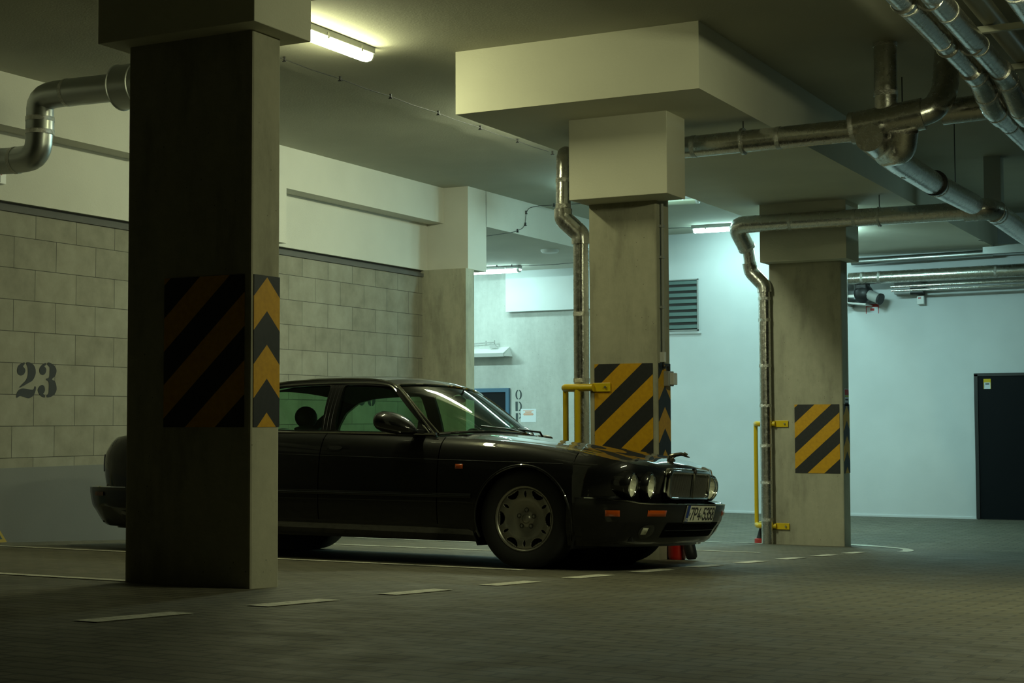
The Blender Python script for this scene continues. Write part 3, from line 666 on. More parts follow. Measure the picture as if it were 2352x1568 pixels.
FD = [(0,0),(.12,.002),(.25,.009),(.4,.026),(.52,.044),(.62,.062),(.72,.084),(.80,.108),(.87,.150),(.925,.212),(.965,.29),(.99,.37),(1,.46)]
RD = [(0,0),(.3,.012),(.5,.035),(.65,.07),(.78,.12),(.88,.19),(.95,.28),(.985,.38),(1,.50)]
def zt(x): return sm(ZT, x)
def zc(x): return sm(ZC, x)
def W(z, x, t=None):
    """half width at height z"""
    top = zt(x); k = max(0, min(1, (z-.42)/(top-.42)))
    return sm(Wt, z+(.905-top)*k**1.5)
def xfront(z): return sm([(.1,.77),(.45,.800),(.52,.815),(.60,.832),(.655,.842),(.69,.838),(.75,.815)], z)
def xrear(z): return sm([(.1,-3.85),(.45,-3.93),(.6,-3.965),(.72,-3.975),(.80,-3.95),(.9,-3.90)], z)
NT_ = 20
T = [0,.05,.105,.16,.22,.29,.36,.43,.5,.56]+[.60+.018*k for k in range(20)]+[.955,.97,.985,1]
# stations: ('f', s) along the nose, ('x', x) along the side, ('r', s) along the tail
ST = [('f', s) for s in [0,.06,.12,.18,.25,.32,.4,.45]+[.48+.016*k for k in range(31)]+[.97,.98,.99,1.0]]
def archx(c): return [c+AR*cos(a*PI/16) for a in range(17)]
side = [.362+.0+.012, *archx(0), -AR-.012, -.42,-.5,-.58,-.652,-.66,-.75,-.9,-1.05,-1.2,-1.35,-1.5,-1.645,-1.653,-1.75,-1.9,-2.05,-2.2,-2.33,-2.425,-2.433,-2.47, WR+AR+.012, *archx(WR), WR-AR-.012, -3.30,-3.36,-3.42]
ST += [('x', x) for x in side]+[('r', s) for s in (1.0,.985,.96,.92,.87,.8,.72,.64,.55,.45,.35,.25,.15,.07,0)]
def zbot(x):
    for c in (0, WR):
        if abs(x-c) <= AR+1e-6: return AZ+sqrt(max(0, AR*AR-(x-c)**2))
    return .165
def station(st):
    k, v = st; pts = []
    for t in T:
        if k == 'x':
            zb = zbot(v); top = zt(v); z = lerp(zb, top, t); pts.append((v, -W(z, v), z))
        else:
            x = 0
            for it in range(6):
                top = zt(x) if it else .75
                z = lerp(.165, top, t); F = (k == 'f')
                full = W(z, .40 if F else -3.42)
                x = (xfront(z)-sm(FD, v)) if F else (xrear(z)+sm(RD, v))
            pts.append((x, -full*v, z))
    return pts
rows = [station(s) for s in ST]
xs = [(.6 if s[0] == 'f' else -3.6 if s[0] == 'r' else s[1]) for s in ST]
def panel(i0, i1, j0, j1, shrink=0):
    R = []
    for i in range(i0, i1+1):
        r = [Vector(p) for p in rows[i][j0:j1+1]]
        R.append(r)
    return R
iA = xs.index(-.66); iA0 = xs.index(-.652); iB = xs.index(-1.653); iB0 = xs.index(-1.645); iC = xs.index(-2.433); iC0 = xs.index(-2.425)
N = len(rows); JT = len(T)-1; JD = 3
def mirror(R): return [[(p[0], -p[1], p[2]) for p in r] for r in R]
# top surface: rows across the car from each station's top point to its mirror image
S_ = [-1,-.96,-.9,-.82,-.73,-.63,-.52,-.41,-.3,-.2,-.1,0,.1,.2,.3,.41,.52,.63,.73,.82,.9,.96,1]
def bumpf(y, x):
    b = 0
    if x > -.62:
        k = max(0, min(1, (x+.55)/.6))
        for c, wd, hgt in ((.50+.03*(x-.7), .075, .017), (.665+.03*(x-.7), .06, .013)):
            b += hgt*k*math.exp(-((abs(y)-c)/wd)**2)
        b += .012*k*math.exp(-(y/.20)**2)
    return b
def toprow(p, bulge=True):
    x, y, z = p; R = []; H = max(abs(y), 1e-4)
    zz = zc(x); amp = min(1, H/.55)
    for s in S_:
        fall = 1-abs(s)**2.3
        R.append((x+.0*(1-s*s), s*H, z+(zz-z)*fall*(1 if H > .3 else H/.3)+bumpf(s*H, x)*fall))
    return R
top = [toprow(r[-1]) for r in rows]
b = MB()
LAMPS = ((.716, .722, .079), (.766, .542, .079))
def cutlamps(mb):
    def hit(f):
        c = [sum(mb.v[i][a] for i in f)/len(f) for a in range(3)]
        return c[0] > .5 and any((abs(c[1])-y)**2+(c[2]-.566)**2 < (r_+.003)**2 for x, y, r_ in LAMPS)
    mb.f = [f for f in mb.f if not hit(f)]
for Rr in (panel(0, iA0, 0, JT), panel(iA0, iC, 0, JD), panel(iC, N-1, 0, JT)):
    b.grid(Rr); b.grid(mirror(Rr))
ih = [i for i, x in enumerate(xs) if ST[i][0] == 'x' and x >= -.5][-1]
i1 = [i for i, x in enumerate(xs) if ST[i][0] == 'x' and x <= -.74][0]; i2 = [i for i, x in enumerate(xs) if ST[i][0] == 'x' and x <= -2.85][0]
b.grid(top[ih:i1+1]); b.grid(top[i2:])
# narrow shelf beside the cabin
for q in (1, -1):
    b.grid([[(r[-1][0], q*r[-1][1], r[-1][2]), (r[-1][0], q*(r[-1][1]+.06), r[-1][2]+.004)] for r in rows[i1:i2+1]])
cutlamps(b)
body = b.build('body_shell', M['car'], car, smooth=True, angle=50, merge=2e-4)
hood = MB().grid(top[:ih+1]).build('bonnet', M['car'], car, smooth=True, angle=50, merge=2e-4)
# doors
def door(nm, i0, i1_, q):
    R = panel(i0, i1_, JD, JT)
    if q > 0: R = [[Vector((p.x, -p.y, p.z)) for p in r] for r in R]
    inner = [[Vector((p[0], p[1]*.93, p[2])) for p in r] for r in R]
    mb = MB().grid(R); mb.grid(inner)
    return mb.build(nm, M['car'], car, smooth=True, angle=50)
fdoors = {}; rdoors = {}
for q in (-1, 1):
    fdoors[q] = door('front_door', iA, iB0, q); rdoors[q] = door('rear_door', iB, iC0, q)
def sp(x, z, off=0, q=-1): return (x, q*(W(z, x)+off), z)
for q in (-1, 1):
    for d, hx in ((fdoors[q], -1.50), (rdoors[q], -2.30)):
        MB().grid([[sp(hx+.095*a, .812+.026*c+.004*a, .0015+.003*(1-a*a)*(1-c*c), q) for a in (-1,-.7,-.35,0,.35,.7,1)] for c in (-1,-.6,0,.6,1)]).build('door_handle', M['car'], d, smooth=True)
        MB().grid([[sp(hx-.02+.06*a, .802+.016*c*sqrt(max(0, 1-a*a))-.008, .0065, q) for a in (-1,-.8,-.5,0,.5,.8,1)] for c in (-1,0,1)]).build('handle_recess', M['black'], d)
# thin coach line and rubbing strip
for q in (-1, 1):
    for nm, m_, x0, x1, za, zb_, hh, of in (('coach_line', M['dark'], .30, -3.3, .698, .775, .0012, .0010), ('rubbing_strip', M['trimblack'], -.385, -2.44, .474, .482, .014, .006), ('strip_insert', M['chrome'], -.385, -2.44, .474, .482, .0025, .0125)):
        n = 40; mb = MB()
        mb.grid([[sp(lerp(x0, x1, k/n), lerp(za, zb_, k/n)-hh, of*.3, q), sp(lerp(x0, x1, k/n), lerp(za, zb_, k/n)-hh*.5, of, q), sp(lerp(x0, x1, k/n), lerp(za, zb_, k/n)+hh*.5, of, q), sp(lerp(x0, x1, k/n), lerp(za, zb_, k/n)+hh, of*.3, q)] for k in range(n+1)])
        mb.build(nm, m_, car, smooth=True)
    MB().grid([[sp(-.484+.03*a, .672+.016*c, .004+.008*(1-abs(a)**4)*(1-abs(c)**4), q) for a in (-1,-.9,-.5,0,.5,.9,1)] for c in (-1,-.8,0,.8,1)]).build('side_indicator', M['amber'], car, smooth=True)
    for c in (0, WR):      # wheel arch lips
        P = [(c+(AR+.002)*cos(a*PI/28), 0, AZ+(AR+.002)*sin(a*PI/28)) for a in range(-3, 32)]
        MB().tube([(x, q*(W(z, .1 if c == 0 else WR)-.004), z) for (x, y, z) in P], .010, 8).build('wheel_arch_lip', M['car'], car, smooth=True)
        # inner wheel housing
        R = [[(c+(AR+.03)*cos(a*PI/20), q*yy, AZ+(AR+.03)*sin(a*PI/20)) for yy in (.86,.78,.7,.55,.45)] for a in range(-3, 24)]
        mb = MB().grid(R); mb.lathe([(0,0),(AR+.03,0)], (c, q*.45, AZ), axis='y', seg=24)
        mb.build('wheel_housing', M['black'], car)
# floor pan
MB().box(-3.85, .72, -.70, .70, .20, .30).box(-2.45, -.42, -.82, .82, .165, .26).box(-3.0, -.1, -.35, .35, .15, .22).build('underbody', M['black'], car)
# ---------------- greenhouse
YG = [(.86,.815),(.905,.79),(1.0,.766),(1.1,.728),(1.2,.678),(1.26,.638),(1.29,.608),(1.31,.585)]
def yg(z): return sm(YG, z)
def gp(x, z, off=0, q=-1): return (x, q*(yg(z)+off), z)
def rnd(P, r, n=4): 
    Q = []; L = len(P)
    for i in range(L):
        p = Vector((*P[i], 0)); a = Vector((*P[i-1], 0))-p; c = Vector((*P[(i+1) % L], 0))-p; rr = min(r, a.length*.4, c.length*.4)
        A = p+a.normalized()*rr; B = p+c.normalized()*rr
        for k in range(n+1):
            t = k/n; v = A*(1-t)**2+p*2*t*(1-t)+B*t*t; Q.append((v.x, v.y))
    return Q
def dens(P, d=.05):
    out = []
    for i in range(len(P)):
        a = P[i]; c = P[(i+1) % len(P)]; L = math.dist(a, c); n = max(1, int(L/d))
        for k in range(n): out.append((lerp(a[0], c[0], k/n), lerp(a[1], c[1], k/n)))
    return out
ROOFE = [(-3.02,.925),(-2.86,1.02),(-2.68,1.135),(-2.52,1.215),(-2.36,1.262),(-2.15,1.298),(-1.9,1.310),(-1.65,1.312),(-1.4,1.304),(-1.29,1.288),(-1.19,1.262),(-1.13,1.228),(-1.075,1.185)]
AP = [(-.955,1.085),(-.835,.975),(-.735,.885)]
outer = dens(ROOFE+AP+[(-.72,.862),(-1.2,.868),(-2.0,.872),(-2.9,.87)], .05)
fwin = dens(rnd([(-.80,.908),(-1.20,1.243),(-1.40,1.258),(-1.622,1.262),(-1.600,.92)], .03), .05)
rwin = dens(rnd([(-1.712,.923),(-1.740,1.262),(-1.95,1.258),(-2.2,1.246),(-2.36,1.215),(-2.52,1.13),(-2.62,1.02),(-2.64,.93)], .03), .05)
cabin_side = {}
for q in (-1, 1):
    mb = poly_mb([outer, fwin, rwin], .03, lambda u, v, w, q=q: gp(u, v, w-.03, q))
    cabin_side[q] = mb.build('cabin_side', M['car'], car, smooth=True, angle=35, merge=0)
    for nm, wn, d in (('door_window', fwin, fdoors[q]), ('door_window', rwin, rdoors[q])):
        bmw = MB(); bmw.add([gp(u, v, -.012, q) for u, v in wn], [tuple(range(len(wn)))]); bmw.build(nm, M['glass'], d)
    # bright trims
    P = [(x, z) for x, z in ROOFE[2:]]+AP
    path = bez([gp(x, z, .003, q) for x, z in P], 3, .05)
    MB().tube(path, .0075, 8).build('drip_rail', M['chrome'], car, smooth=True)
    P2 = [(-2.66,.935),(-2.63,1.035),(-2.53,1.145),(-2.365,1.23),(-2.2,1.261),(-1.95,1.273),(-1.65,1.277),(-1.40,1.272),(-1.28,1.264),(-1.205,1.250),(-.79,.903)]
    MB().tube(bez([gp(x, z, .002, q) for x, z in P2], 3, .05), .0075, 8).build('window_trim', M['chrome'], car, smooth=True)
    MB().tube([gp(lerp(-2.66, -.73, k/20), lerp(.918, .897, k/20), .006, q) for k in range(21)], .0085, 8).build('belt_trim', M['chrome'], car, smooth=True)
    for xx in (-1.638, -1.668, -1.70):
        MB().tube([gp(xx-.001+(1.0-z)*-.06*-1*.5-.0, z, .003, q) for z in (.925,1.0,1.1,1.2,1.262)], .003, 6).build('pillar_line', M['bumper'], car, smooth=True)
    poly_mb([[(-.815,.913),(-.90,.990),(-.90,.913)]], .006, lambda u, v, w, q=q: gp(u, v, -.008+w, q)).build('quarter_panel', M['trimblack'], car)
    # door mirror
    mo = MB(); rws = []
    prof = [(0, .060), (.012, .078), (.035, .090), (.09, .093), (.14, .088), (.19, .072), (.23, .048), (.258, .022), (.264, .004)]
    for (dx, rr) in prof:
        rws.append([(-1.085+dx+.0, q*(.985-.27*dx+rr*1.25*cos(a*PI/12)*(1 if cos(a*PI/12)*1 > 0 else .9)), .976-.02*dx+rr*.80*sin(a*PI/12)-.055*(dx/.25)**2) for a in range(24)])
    mo.grid(rws, closed=True)
    mir = mo.build('door_mirror', M['car'], car, smooth=True, angle=180)
    MB().add([(-1.0845, q*(.985+.06*cos(a*PI/12)), .972+.04*sin(a*PI/12)) for a in range(24)], [tuple(range(24))]).build('mirror_glass', M['chrome'], mir)
    MB().obox((-.88, q*.845, .915), (.05, q*-.0, -.006), (-.01, q*.075, 0), (0, 0, .014)).build('mirror_foot', M['trimblack'], mir, bevel=.006)
# windscreen and rear screen
def edge(tab, t):
    n = len(tab)-1; f = t*n; i = min(int(f), n-1); a = tab[i]; c = tab[i+1]; k = f-i
    return (lerp(a[0], c[0], k), lerp(a[1], c[1], k))
WSE = [(-.74,.886),(-.848,.978),(-.966,1.078),(-1.082,1.174),(-1.138,1.219),(-1.195,1.258)]
WSC = [(-.515,.930),(-.642,1.014),(-.775,1.101),(-.905,1.186),(-.985,1.238),(-1.07,1.290)]
RSE = [(-3.02,.93),(-2.92,.99),(-2.80,1.07),(-2.66,1.15),(-2.52,1.22),(-2.40,1.255)]
RSC = [(-3.12,.955),(-3.0,1.03),(-2.87,1.115),(-2.73,1.20),(-2.58,1.27),(-2.46,1.308)]
US = [-1+2*k/24 for k in range(25)]
def screen(E, Cn, t0, t1, u0=1, n=14, off=0):
    R = []
    for k in range(n+1):
        t = lerp(t0, t1, k/n); e = edge(E, t); c = edge(Cn, t); R.append([])
        for u in US:
            u *= u0; g = 1-abs(u)**2.2; x = lerp(e[0], c[0], g); z = lerp(e[1], c[1], g); R[-1].append((x+off, u*yg(e[1]), z+off*.7))
    return R
MB().grid(screen(WSE, WSC, .02, .97, .965)).build('windscreen', M['glass'], car, smooth=True)
MB().grid(screen(RSE, RSC, .04, .95, .93)).build('rear_screen', M['glass'], car, smooth=True)
def frame(E, Cn, t0, t1, u0):
    R = screen(E, Cn, t0, t1, u0, 14); a = [r[0] for r in R]; c = R[-1]; d = [r[-1] for r in R][::-1]; e = R[0][::-1]
    return a+c[1:]+d[1:]+e[1:]
MB().tube(bez([Vector(p)+Vector((.004,0,.004)) for p in frame(WSE, WSC, .02, .97, .965)], 2, .02), .008, 8).build('windscreen_trim', M['chrome'], car, smooth=True)
# A and C pillar faces beside the screens
for E, Cn, u0 in ((WSE, WSC, .965), (RSE, RSC, .93)):
    mb = MB()
    for sgn in (-1, 1):
        R = []
        for k in range(15):
            t = k/14; e = edge(E, t); c = edge(Cn, t); row = []
            for u in (1, .99, .98, u0):
                g = 1-u**2.2; row.append((lerp(e[0], c[0], g), sgn*u*yg(e[1]), lerp(e[1], c[1], g)))
            R.append(row)
        mb.grid(R)
    for t in ((0, .03), (.95, 1)): mb.grid(screen(E, Cn, t[0], t[1], 1, 2))
    mb.build('screen_pillars', M['car'], car, smooth=True)
# roof
R = []
f_ = screen(WSE, WSC, 1, 1, 1, 1)[0]; r_ = screen(RSE, RSC, 1, 1, 1, 1)[0]
xe = [x for x in (-1.195,-1.24,-1.32,-1.45,-1.65,-1.85,-2.05,-2.2,-2.32,-2.40)]
ez_ = {round(x, 3): z for x, z in ROOFE}
def roofz(x): return sm(sorted(ROOFE), x)
for i, x in enumerate(xe):
    s = (x-xe[0])/(xe[-1]-xe[0]); row = []
    for k, u in enumerate(US):
        X = lerp(f_[k][0], r_[k][0], s); base = lerp(f_[k][2], r_[k][2], s)
        e = roofz(x); ce = sm([(-2.40,1.308),(-2.2,1.352),(-1.9,1.366),(-1.6,1.364),(-1.35,1.343),(-1.195,1.300)], x)
        z = e+(ce-e)*(1-abs(u)**2.4)
        if i in (0, len(xe)-1): z = base
        row.append((X, u*yg(e), z))
    R.append(row)
MB().grid(R).build('roof', M['car'], car, smooth=True, angle=60)
MB().grid([[(p[0], p[1]*.97, p[2]-.055) for p in r] for r in R]).build('headliner', M['interior'], car)
# wipers
for y0, y1, tz in ((.25, -.35, .03), (.70, .15, .03)):
    a = edge(WSC, .02); mb = MB()
    mb.tube([(-.49-.33*y0*y0, y0, .935-.03*y0), (-.55-.16*y1*y1, (y0+y1)/2, .965), (-.59-.33*y1*y1, y1, .972)], .008, 6)
    mb.build('wiper', M['black'], car, smooth=True)
MB().ell((-.62, .60, .925), .09, .035, .026).build('wiper_pivot', M['black'], car, smooth=True)
# ---------------- interior
i_ = MB()
i_.add([(-.62,-.70,.88),(-.62,.70,.88),(-.95,-.70,.89),(-.95,.70,.89),(-1.05,-.70,.80),(-1.05,.70,.80),(-1.05,-.7,.45),(-1.05,.7,.45)], [(0,1,3,2),(2,3,5,4),(4,5,7,6)])
i_.box(-.62, -.55, -.68, .68, .3, .9)
i_.build('dashboard', M['interior'], car)
MB().tube([(-1.12+.06*sin(a*PI/12)*.4, .37+.19*cos(a*PI/12), .80+.18*sin(a*PI/12)) for a in range(25)], .015, 8).cyl((-.98, .37, .74), (-1.12, .37, .80), .03, 8).box(-1.13, -1.10, .19, .55, .785, .815).build('steering_wheel', M['interior'], car, smooth=True)
for y, sx, sz in ((-.37, -.19, -.045), (.37, .22, -.085)):
    s = MB(); R = []
    for k in range(9):
        t = k/8; x = lerp(-1.62, -1.93, t)+sx; z = lerp(.46, 1.0+sz, t); hw = .25-.07*t**3; th = .09-.03*t
        R.append([(x+th*cos(a*PI/8)*.8, y+hw*(abs(sin(a*PI/8))**.6)*(1 if sin(a*PI/8) > 0 else -1), z+.02*cos(a*PI/8)) for a in range(16)])
    s.grid(R, closed=True); s.box(-1.66+sx, -1.12+sx, y-.25, y+.25, .34, .50)
    seat = s.build('front_seat', M['leather'], car, smooth=True, angle=60)
    MB().ell((-1.965+sx, y, 1.085+sz), .06, .125, .085).cyl((-1.945+sx, y-.05, .98+sz), (-1.96+sx, y-.05, 1.04+sz), .008, 6).cyl((-1.945+sx, y+.05, .98+sz), (-1.96+sx, y+.05, 1.04+sz), .008, 6).build('headrest', M['leather'], seat, smooth=True)
s = MB().box(-2.85, -2.3, -.62, .62, .34, .52); s.add([(-2.62,-.64,.50),(-2.62,.64,.50),(-2.86,.60,.93),(-2.86,-.60,.93),(-2.9,-.64,.5),(-2.9,.64,.5),(-3.0,.6,.94),(-3.0,-.6,.94)], [(0,1,2,3),(5,4,7,6),(0,3,7,4),(1,5,6,2),(3,2,6,7)])
seat = s.build('rear_seat', M['leather'], car)
for y in (-.36, .36): MB().ell((-2.90, y, .945), .05, .12, .05).build('headrest', M['leather'], seat, smooth=True)
for y in (-.78, .78): MB().box(-2.7, -.7, y-.04, y+.04, .26, .86).build('door_card', M['interior'], car)
MB().box(-2.9, -.6, -.75, .75, .26, .34).build('cabin_floor', M['interior'], car)
MB().box(-2.95, -2.85, -.70, .70, .3, .93).build('parcel_bulkhead', M['interior'], car)
MB().ell((-1.02, 0, 1.195), .02, .10, .03).cyl((-1.0, 0, 1.21), (-.98, 0, 1.27), .008, 6).build('rear_view_mirror', M['black'], car, smooth=True)
# ---------------- bumpers
BF = [(0,.927),(.15,.925),(.27,.919),(.4,.906),(.5,.889),(.6,.868),(.68,.835),(.75,.79),(.80,.745),(.84,.69),(.868,.62),(.884,.54),(.893,.46),(.895,.395)]
BR = [(0,-4.11),(.3,-4.10),(.5,-4.075),(.62,-4.04),(.72,-3.98),(.80,-3.88),(.855,-3.75),(.885,-3.6),(.895,-3.45),(.896,-3.30)]
BP = [(-.035,.478),(-.004,.484),(.004,.476),(.003,.44),(-.006,.39),(-.020,.335),(-.030,.318),(-.044,.30),(-.078,.245),(-.11,.200),(-.14,.180),(-.21,.175)]
def bpt(tab, k, off, z, front=True):
    n = len(tab); y, x = tab[k]; a = tab[max(k-1, 0)]; c = tab[min(k+1, n-1)]
    d = Vector((c[1]-a[1], c[0]-a[0])) if k else Vector((0, 1)); d.normalize(); nrm = Vector((d.y, -d.x)) if front else Vector((-d.y, d.x))
    # keep lower inset from pulling the wing behind the wheel
    return (x+nrm.x*off, y+nrm.y*off*(1 if abs(nrm.x) > .3 else .6), z)
def dip(y): return .032*max(0, min(1, (.89-abs(y))/.16)) 
def bumper(tab, front):
    full = []
    for q in (-1, 1):
        R = []
        for k in range(len(tab)):
            row = []
            for off, z in BP:
                x, y, zz = bpt(tab, k, off, z-(dip(tab[k][0])*max(0, (z-.40)/.08) if front else 0), front); row.append((x, q*max(y, 0) if tab[k][0] > 0 else 0, zz))
            R.append(row)
        full.append(R)
    return full[0][::-1]+full[1][1:]
bmp = MB().grid(bumper(BF, True)).build('front_bumper', M['bumper'], car, smooth=True, angle=35)
rbp = MB().grid(bumper(BR, False)).build('rear_bumper', M['bumper'], car, smooth=True, angle=35)
def along(tab, y):  # x and outward normal at lateral position y
    e = .004; x = sm(tab, abs(y)); d = (sm(tab, abs(y)+e)-sm(tab, max(0, abs(y)-e)))/(e+min(e, abs(y)))
    n = Vector((1, -d*(1 if y >= 0 else -1), 0)).normalized(); return x, n
def bfront(y, z, off): 
    x, n = along(BF, y); o = interp(sorted((zz, oo) for oo, zz in BP[2:]), z)
    return (x+n.x*(o+off), y+n.y*(o+off), z)
for parent, tab, rng in ((bmp, BF, 1), (rbp, BR, -1)):
    P = []
    for yy in [-.893,-.884,-.868,-.84,-.80,-.75,-.68,-.6,-.5,-.4,-.27,-.15,0,.15,.27,.4,.5,.6,.68,.75,.80,.84,.868,.884,.893] if rng > 0 else [-.895,-.885,-.855,-.8,-.72,-.62,-.5,-.3,0,.3,.5,.62,.72,.8,.855,.885,.895]:
        P.append((sm(tab, abs(yy))+.003*rng, yy*1.003, .479-(dip(yy) if rng > 0 else 0)))
    MB().tube(P, .0055, 6).build('bumper_trim', M['chrome'], parent, smooth=True)
def patch(y0, y1, z0, z1, off, n=10, shear=0, m=3, thick=.006):
    R = [[bfront(lerp(y0, y1, k/n)+shear*(z-z0), z, off*(0 if j in (0, m) or k in (0, n) else 1)+.001) for k in range(n+1)] for j, z in ((j, lerp(z0, z1, j/m)) for j in range(m+1))]
    return MB().grid(R)
def fogd(q, r, off): return MB().grid([[bfront(q*.645+k*1.35*r*cos(a*PI/12), .266+k*r*.9*sin(a*PI/12), off*(1-.5*k*k)) for a in range(25)] for k in (0.01, .4, .75, 1)])
for q in (-1, 1):
    patch(q*.69, q*.51, .366, .406, .008).build('front_indicator', M['amber'], bmp, smooth=True)
    R = []
    for z, e in ((.362, 0), (.372, 1), (.390, 1), (.402, 0)):
        R.append([])
        for k in range(9):
            t = k/8
            yy = lerp(.872, .838, t); x = sm(sorted((a, c) for a, c in BF), yy); nn = along(BF, yy)[1]; o = .005+.005*e*(1 if 0 < k < 8 else 0); R[-1].append((x+nn.x*o, q*(yy+abs(nn.y)*o), z))
    MB().grid(R).build('side_marker', M['amber'], bmp, smooth=True)
    fogd(q, .044, .011).build('fog_lamp', M['lens'], bmp, smooth=True)
    fogd(q, .054, .002).build('fog_lamp_bezel', M['dark'], bmp)
    patch(q*.695, q*.645, .245, .292, .005).build('fog_reflector', M['reflector'], bmp)
intake = patch(-.47, .47, .226, .325, .002, 30, m=6).build('air_intake', M['black_hole'], bmp)
for z in (.272,): patch(-.46, .46, z-.004, z+.004, .008, 30, m=2).build('intake_bar', M['trimblack'], bmp, smooth=True)
# number plate
PX = .928
def pp(y, z, off): return (PX+off-.16*y*y+(z-.385)*.25, y, z)
ny = [-.26+.52*k/12 for k in range(13)]
plate = MB().grid([[pp(y, z, .004) for y in ny] for z in (.331,.440)]).grid([[pp(y, z, -.002) for y in ny] for z in (.331,.440)]).build('number_plate', M['plate_white'], bmp)
plate['label'] = 'white number plate with a blue left band'
MB().grid([[pp(y, z, -.004) for y in (-.266,-.13,0,.13,.266)] for z in (.320,.450)]).build('plate_holder', M['black'], plate)
MB().grid([[pp(y, z, .005) for y in (-.258,-.236,-.218)] for z in (.329,.441)]).build('blue_band', M['plate_blue'], plate)
SEG = {'7': [((0,1),(1,1)),((1,1),(.35,0))], 'P': [((0,0),(0,1)),((0,1),(.75,1)),((.75,1),(1,.88)),((1,.88),(1,.6)),((1,.6),(.75,.46)),((.75,.46),(0,.46))],
 '4': [((.6,1),(0,.28)),((0,.28),(1,.28)),((.72,.5),(.72,0))], '5': [((.95,1),(.1,1)),((.1,1),(.05,.55)),((.05,.55),(.6,.6)),((.6,.6),(1,.42)),((1,.42),(1,.15)),((1,.15),(.7,0)),((.7,0),(.2,0)),((.2,0),(0,.14))],
 '3': [((0,.88),(.25,1)),((.25,1),(.8,1)),((.8,1),(1,.82)),((1,.82),(1,.66)),((1,.66),(.7,.53)),((.7,.53),(.35,.53)),((.7,.53),(1,.38)),((1,.38),(1,.15)),((1,.15),(.75,0)),((.75,0),(.2,0)),((.2,0),(0,.13))],
 '8': [((.25,1),(.75,1)),((.75,1),(.95,.85)),((.95,.85),(.95,.66)),((.95,.66),(.7,.53)),((.7,.53),(.3,.53)),((.3,.53),(.05,.66)),((.05,.66),(.05,.85)),((.05,.85),(.25,1)),((.3,.53),(0,.38)),((0,.38),(0,.14)),((0,.14),(.25,0)),((.25,0),(.75,0)),((.75,0),(1,.14)),((1,.14),(1,.38)),((1,.38),(.7,.53))],
 'C': [((1,.85),(.75,1)),((.75,1),(.25,1)),((.25,1),(0,.8)),((0,.8),(0,.2)),((0,.2),(.25,0)),((.25,0),(.75,0)),((.75,0),(1,.15))], 'Z': [((0,1),(1,1)),((1,1),(0,0)),((0,0),(1,0))], '.': [((.3,.42),(.7,.42)),((.5,.52),(.5,.32))]}
def glyph(ch, y0, w, z0, h, th, m_):
    mb = MB()
    for (a, c) in SEG[ch]:
        A = Vector((y0+a[0]*w, z0+a[1]*h)); B = Vector((y0+c[0]*w, z0+c[1]*h)); d = (B-A).normalized(); A -= d*th*.4; B += d*th*.4; nn = Vector((-d.y, d.x))*th/2
        mb.add([pp(p.x, p.y, o) for o in (.0055, .0065) for p in (A+nn, B+nn, B-nn, A-nn)], [(0,1,2,3),(4,5,6,7),(0,1,5,4),(2,3,7,6),(1,2,6,5),(3,0,4,7)])
    mb.build('plate_character', m_, plate, merge=0)
for ch, y0 in (('7',-.195),('P',-.135),('4',-.072),('5',.022),('3',.080),('5',.138),('8',.196)): glyph(ch, y0, .042, .348, .075, .011, M['ink'])
glyph('.', -.212, .012, .35, .075, .008, M['ink'])
for ch, y0 in (('C',-.253),('Z',-.238)): glyph(ch, y0, .011, .336, .018, .003, M['plate_white'])
MB().lathe([(0,.0),(.011,.0)], (PX+.0065, -.008, .372), axis='x', seg=14).build('plate_seal', mat('plate_seal', (.25,.30,.22), .5), plate)
# ---------------- grille
GZ0, GZ1, GH = .474, .690, .378
def gx(y, z): return xfront(.6)+.036-1.0*sm(FD, min(1, abs(y)/.88))+(z-.60)*.10-max(0, z-.65)**2*9
def rrect(hw, z0, z1, r, n=5, tb=0):
    P = []
    for cx, cz, a0 in ((hw-r, z0+r, -90), (hw-r, z1-r, 0), (-hw+r, z1-r, 90), (-hw+r, z0+r, 180)):
        for k in range(n+1):
            a = math.radians(a0+90*k/n); P.append((cx+r*cos(a), cz+r*sin(a)))
    return dens(P, .03)
gr = MB()
L0 = dens(rrect(GH, GZ0, GZ1, .05), .03); L1 = dens(rrect(GH-.036, GZ0+.026, GZ1-.040, .03), .03)
def ringgrid(A, B, fA, fB, extra):
    # resample both loops by angle and bridge them
    n = 96; cz = (GZ0+GZ1)/2
    def at(L, k):
        f = k/n*len(L); i = int(f) % len(L); j = (i+1) % len(L); t = f-int(f); return (lerp(L[i][0], L[j][0], t), lerp(L[i][1], L[j][1], t))
    rowsA = []
    for k in range(n):
        a = at(A, k); c = at(B, k); row = []
        for t, o in extra: y = lerp(a[0], c[0], t); z = lerp(a[1], c[1], t); row.append((gx(y, z)+o, y, z))
        rowsA.append(row)
    rowsA.append(rowsA[0]); return rowsA
gr.grid(ringgrid(L0, L1, 0, 0, [(0,-.03),(0,-.004),(.12,.004),(.5,.010),(.88,.004),(1,-.006),(1,-.03)]))
gr.build('grille_frame', M['chrome'], car, smooth=True, angle=80)
MB().grid([[(gx(y, z)-.03, y, z) for y in [-.36+.72*k/16 for k in range(17)]] for z in (GZ0+.01, .58, GZ1-.02)]).build('grille_back', M['black'], car)
v = MB()
for k in range(-22, 23):
    if k == 0: continue
    y = k*.0153
    v.tube([(gx(y, z)-.016, y, z) for z in (GZ0+.022, .56, .61, GZ1-.034)], .0035, 6)
v.build('grille_vanes', M['steel'], car, smooth=True)
MB().tube([(gx(0, z)+.002, 0, z) for z in (GZ0+.015, .55, .6, .64, GZ1-.02, GZ1)], .009, 8, rr=[.008,.008,.008,.009,.014,.018]).build('grille_centre_bar', M['chrome'], car, smooth=True)
MB().ell((gx(0, GZ1-.02)+.012, 0, GZ1-.018), .008, .016, .02).build('grille_badge', M['dark'], car, smooth=True)
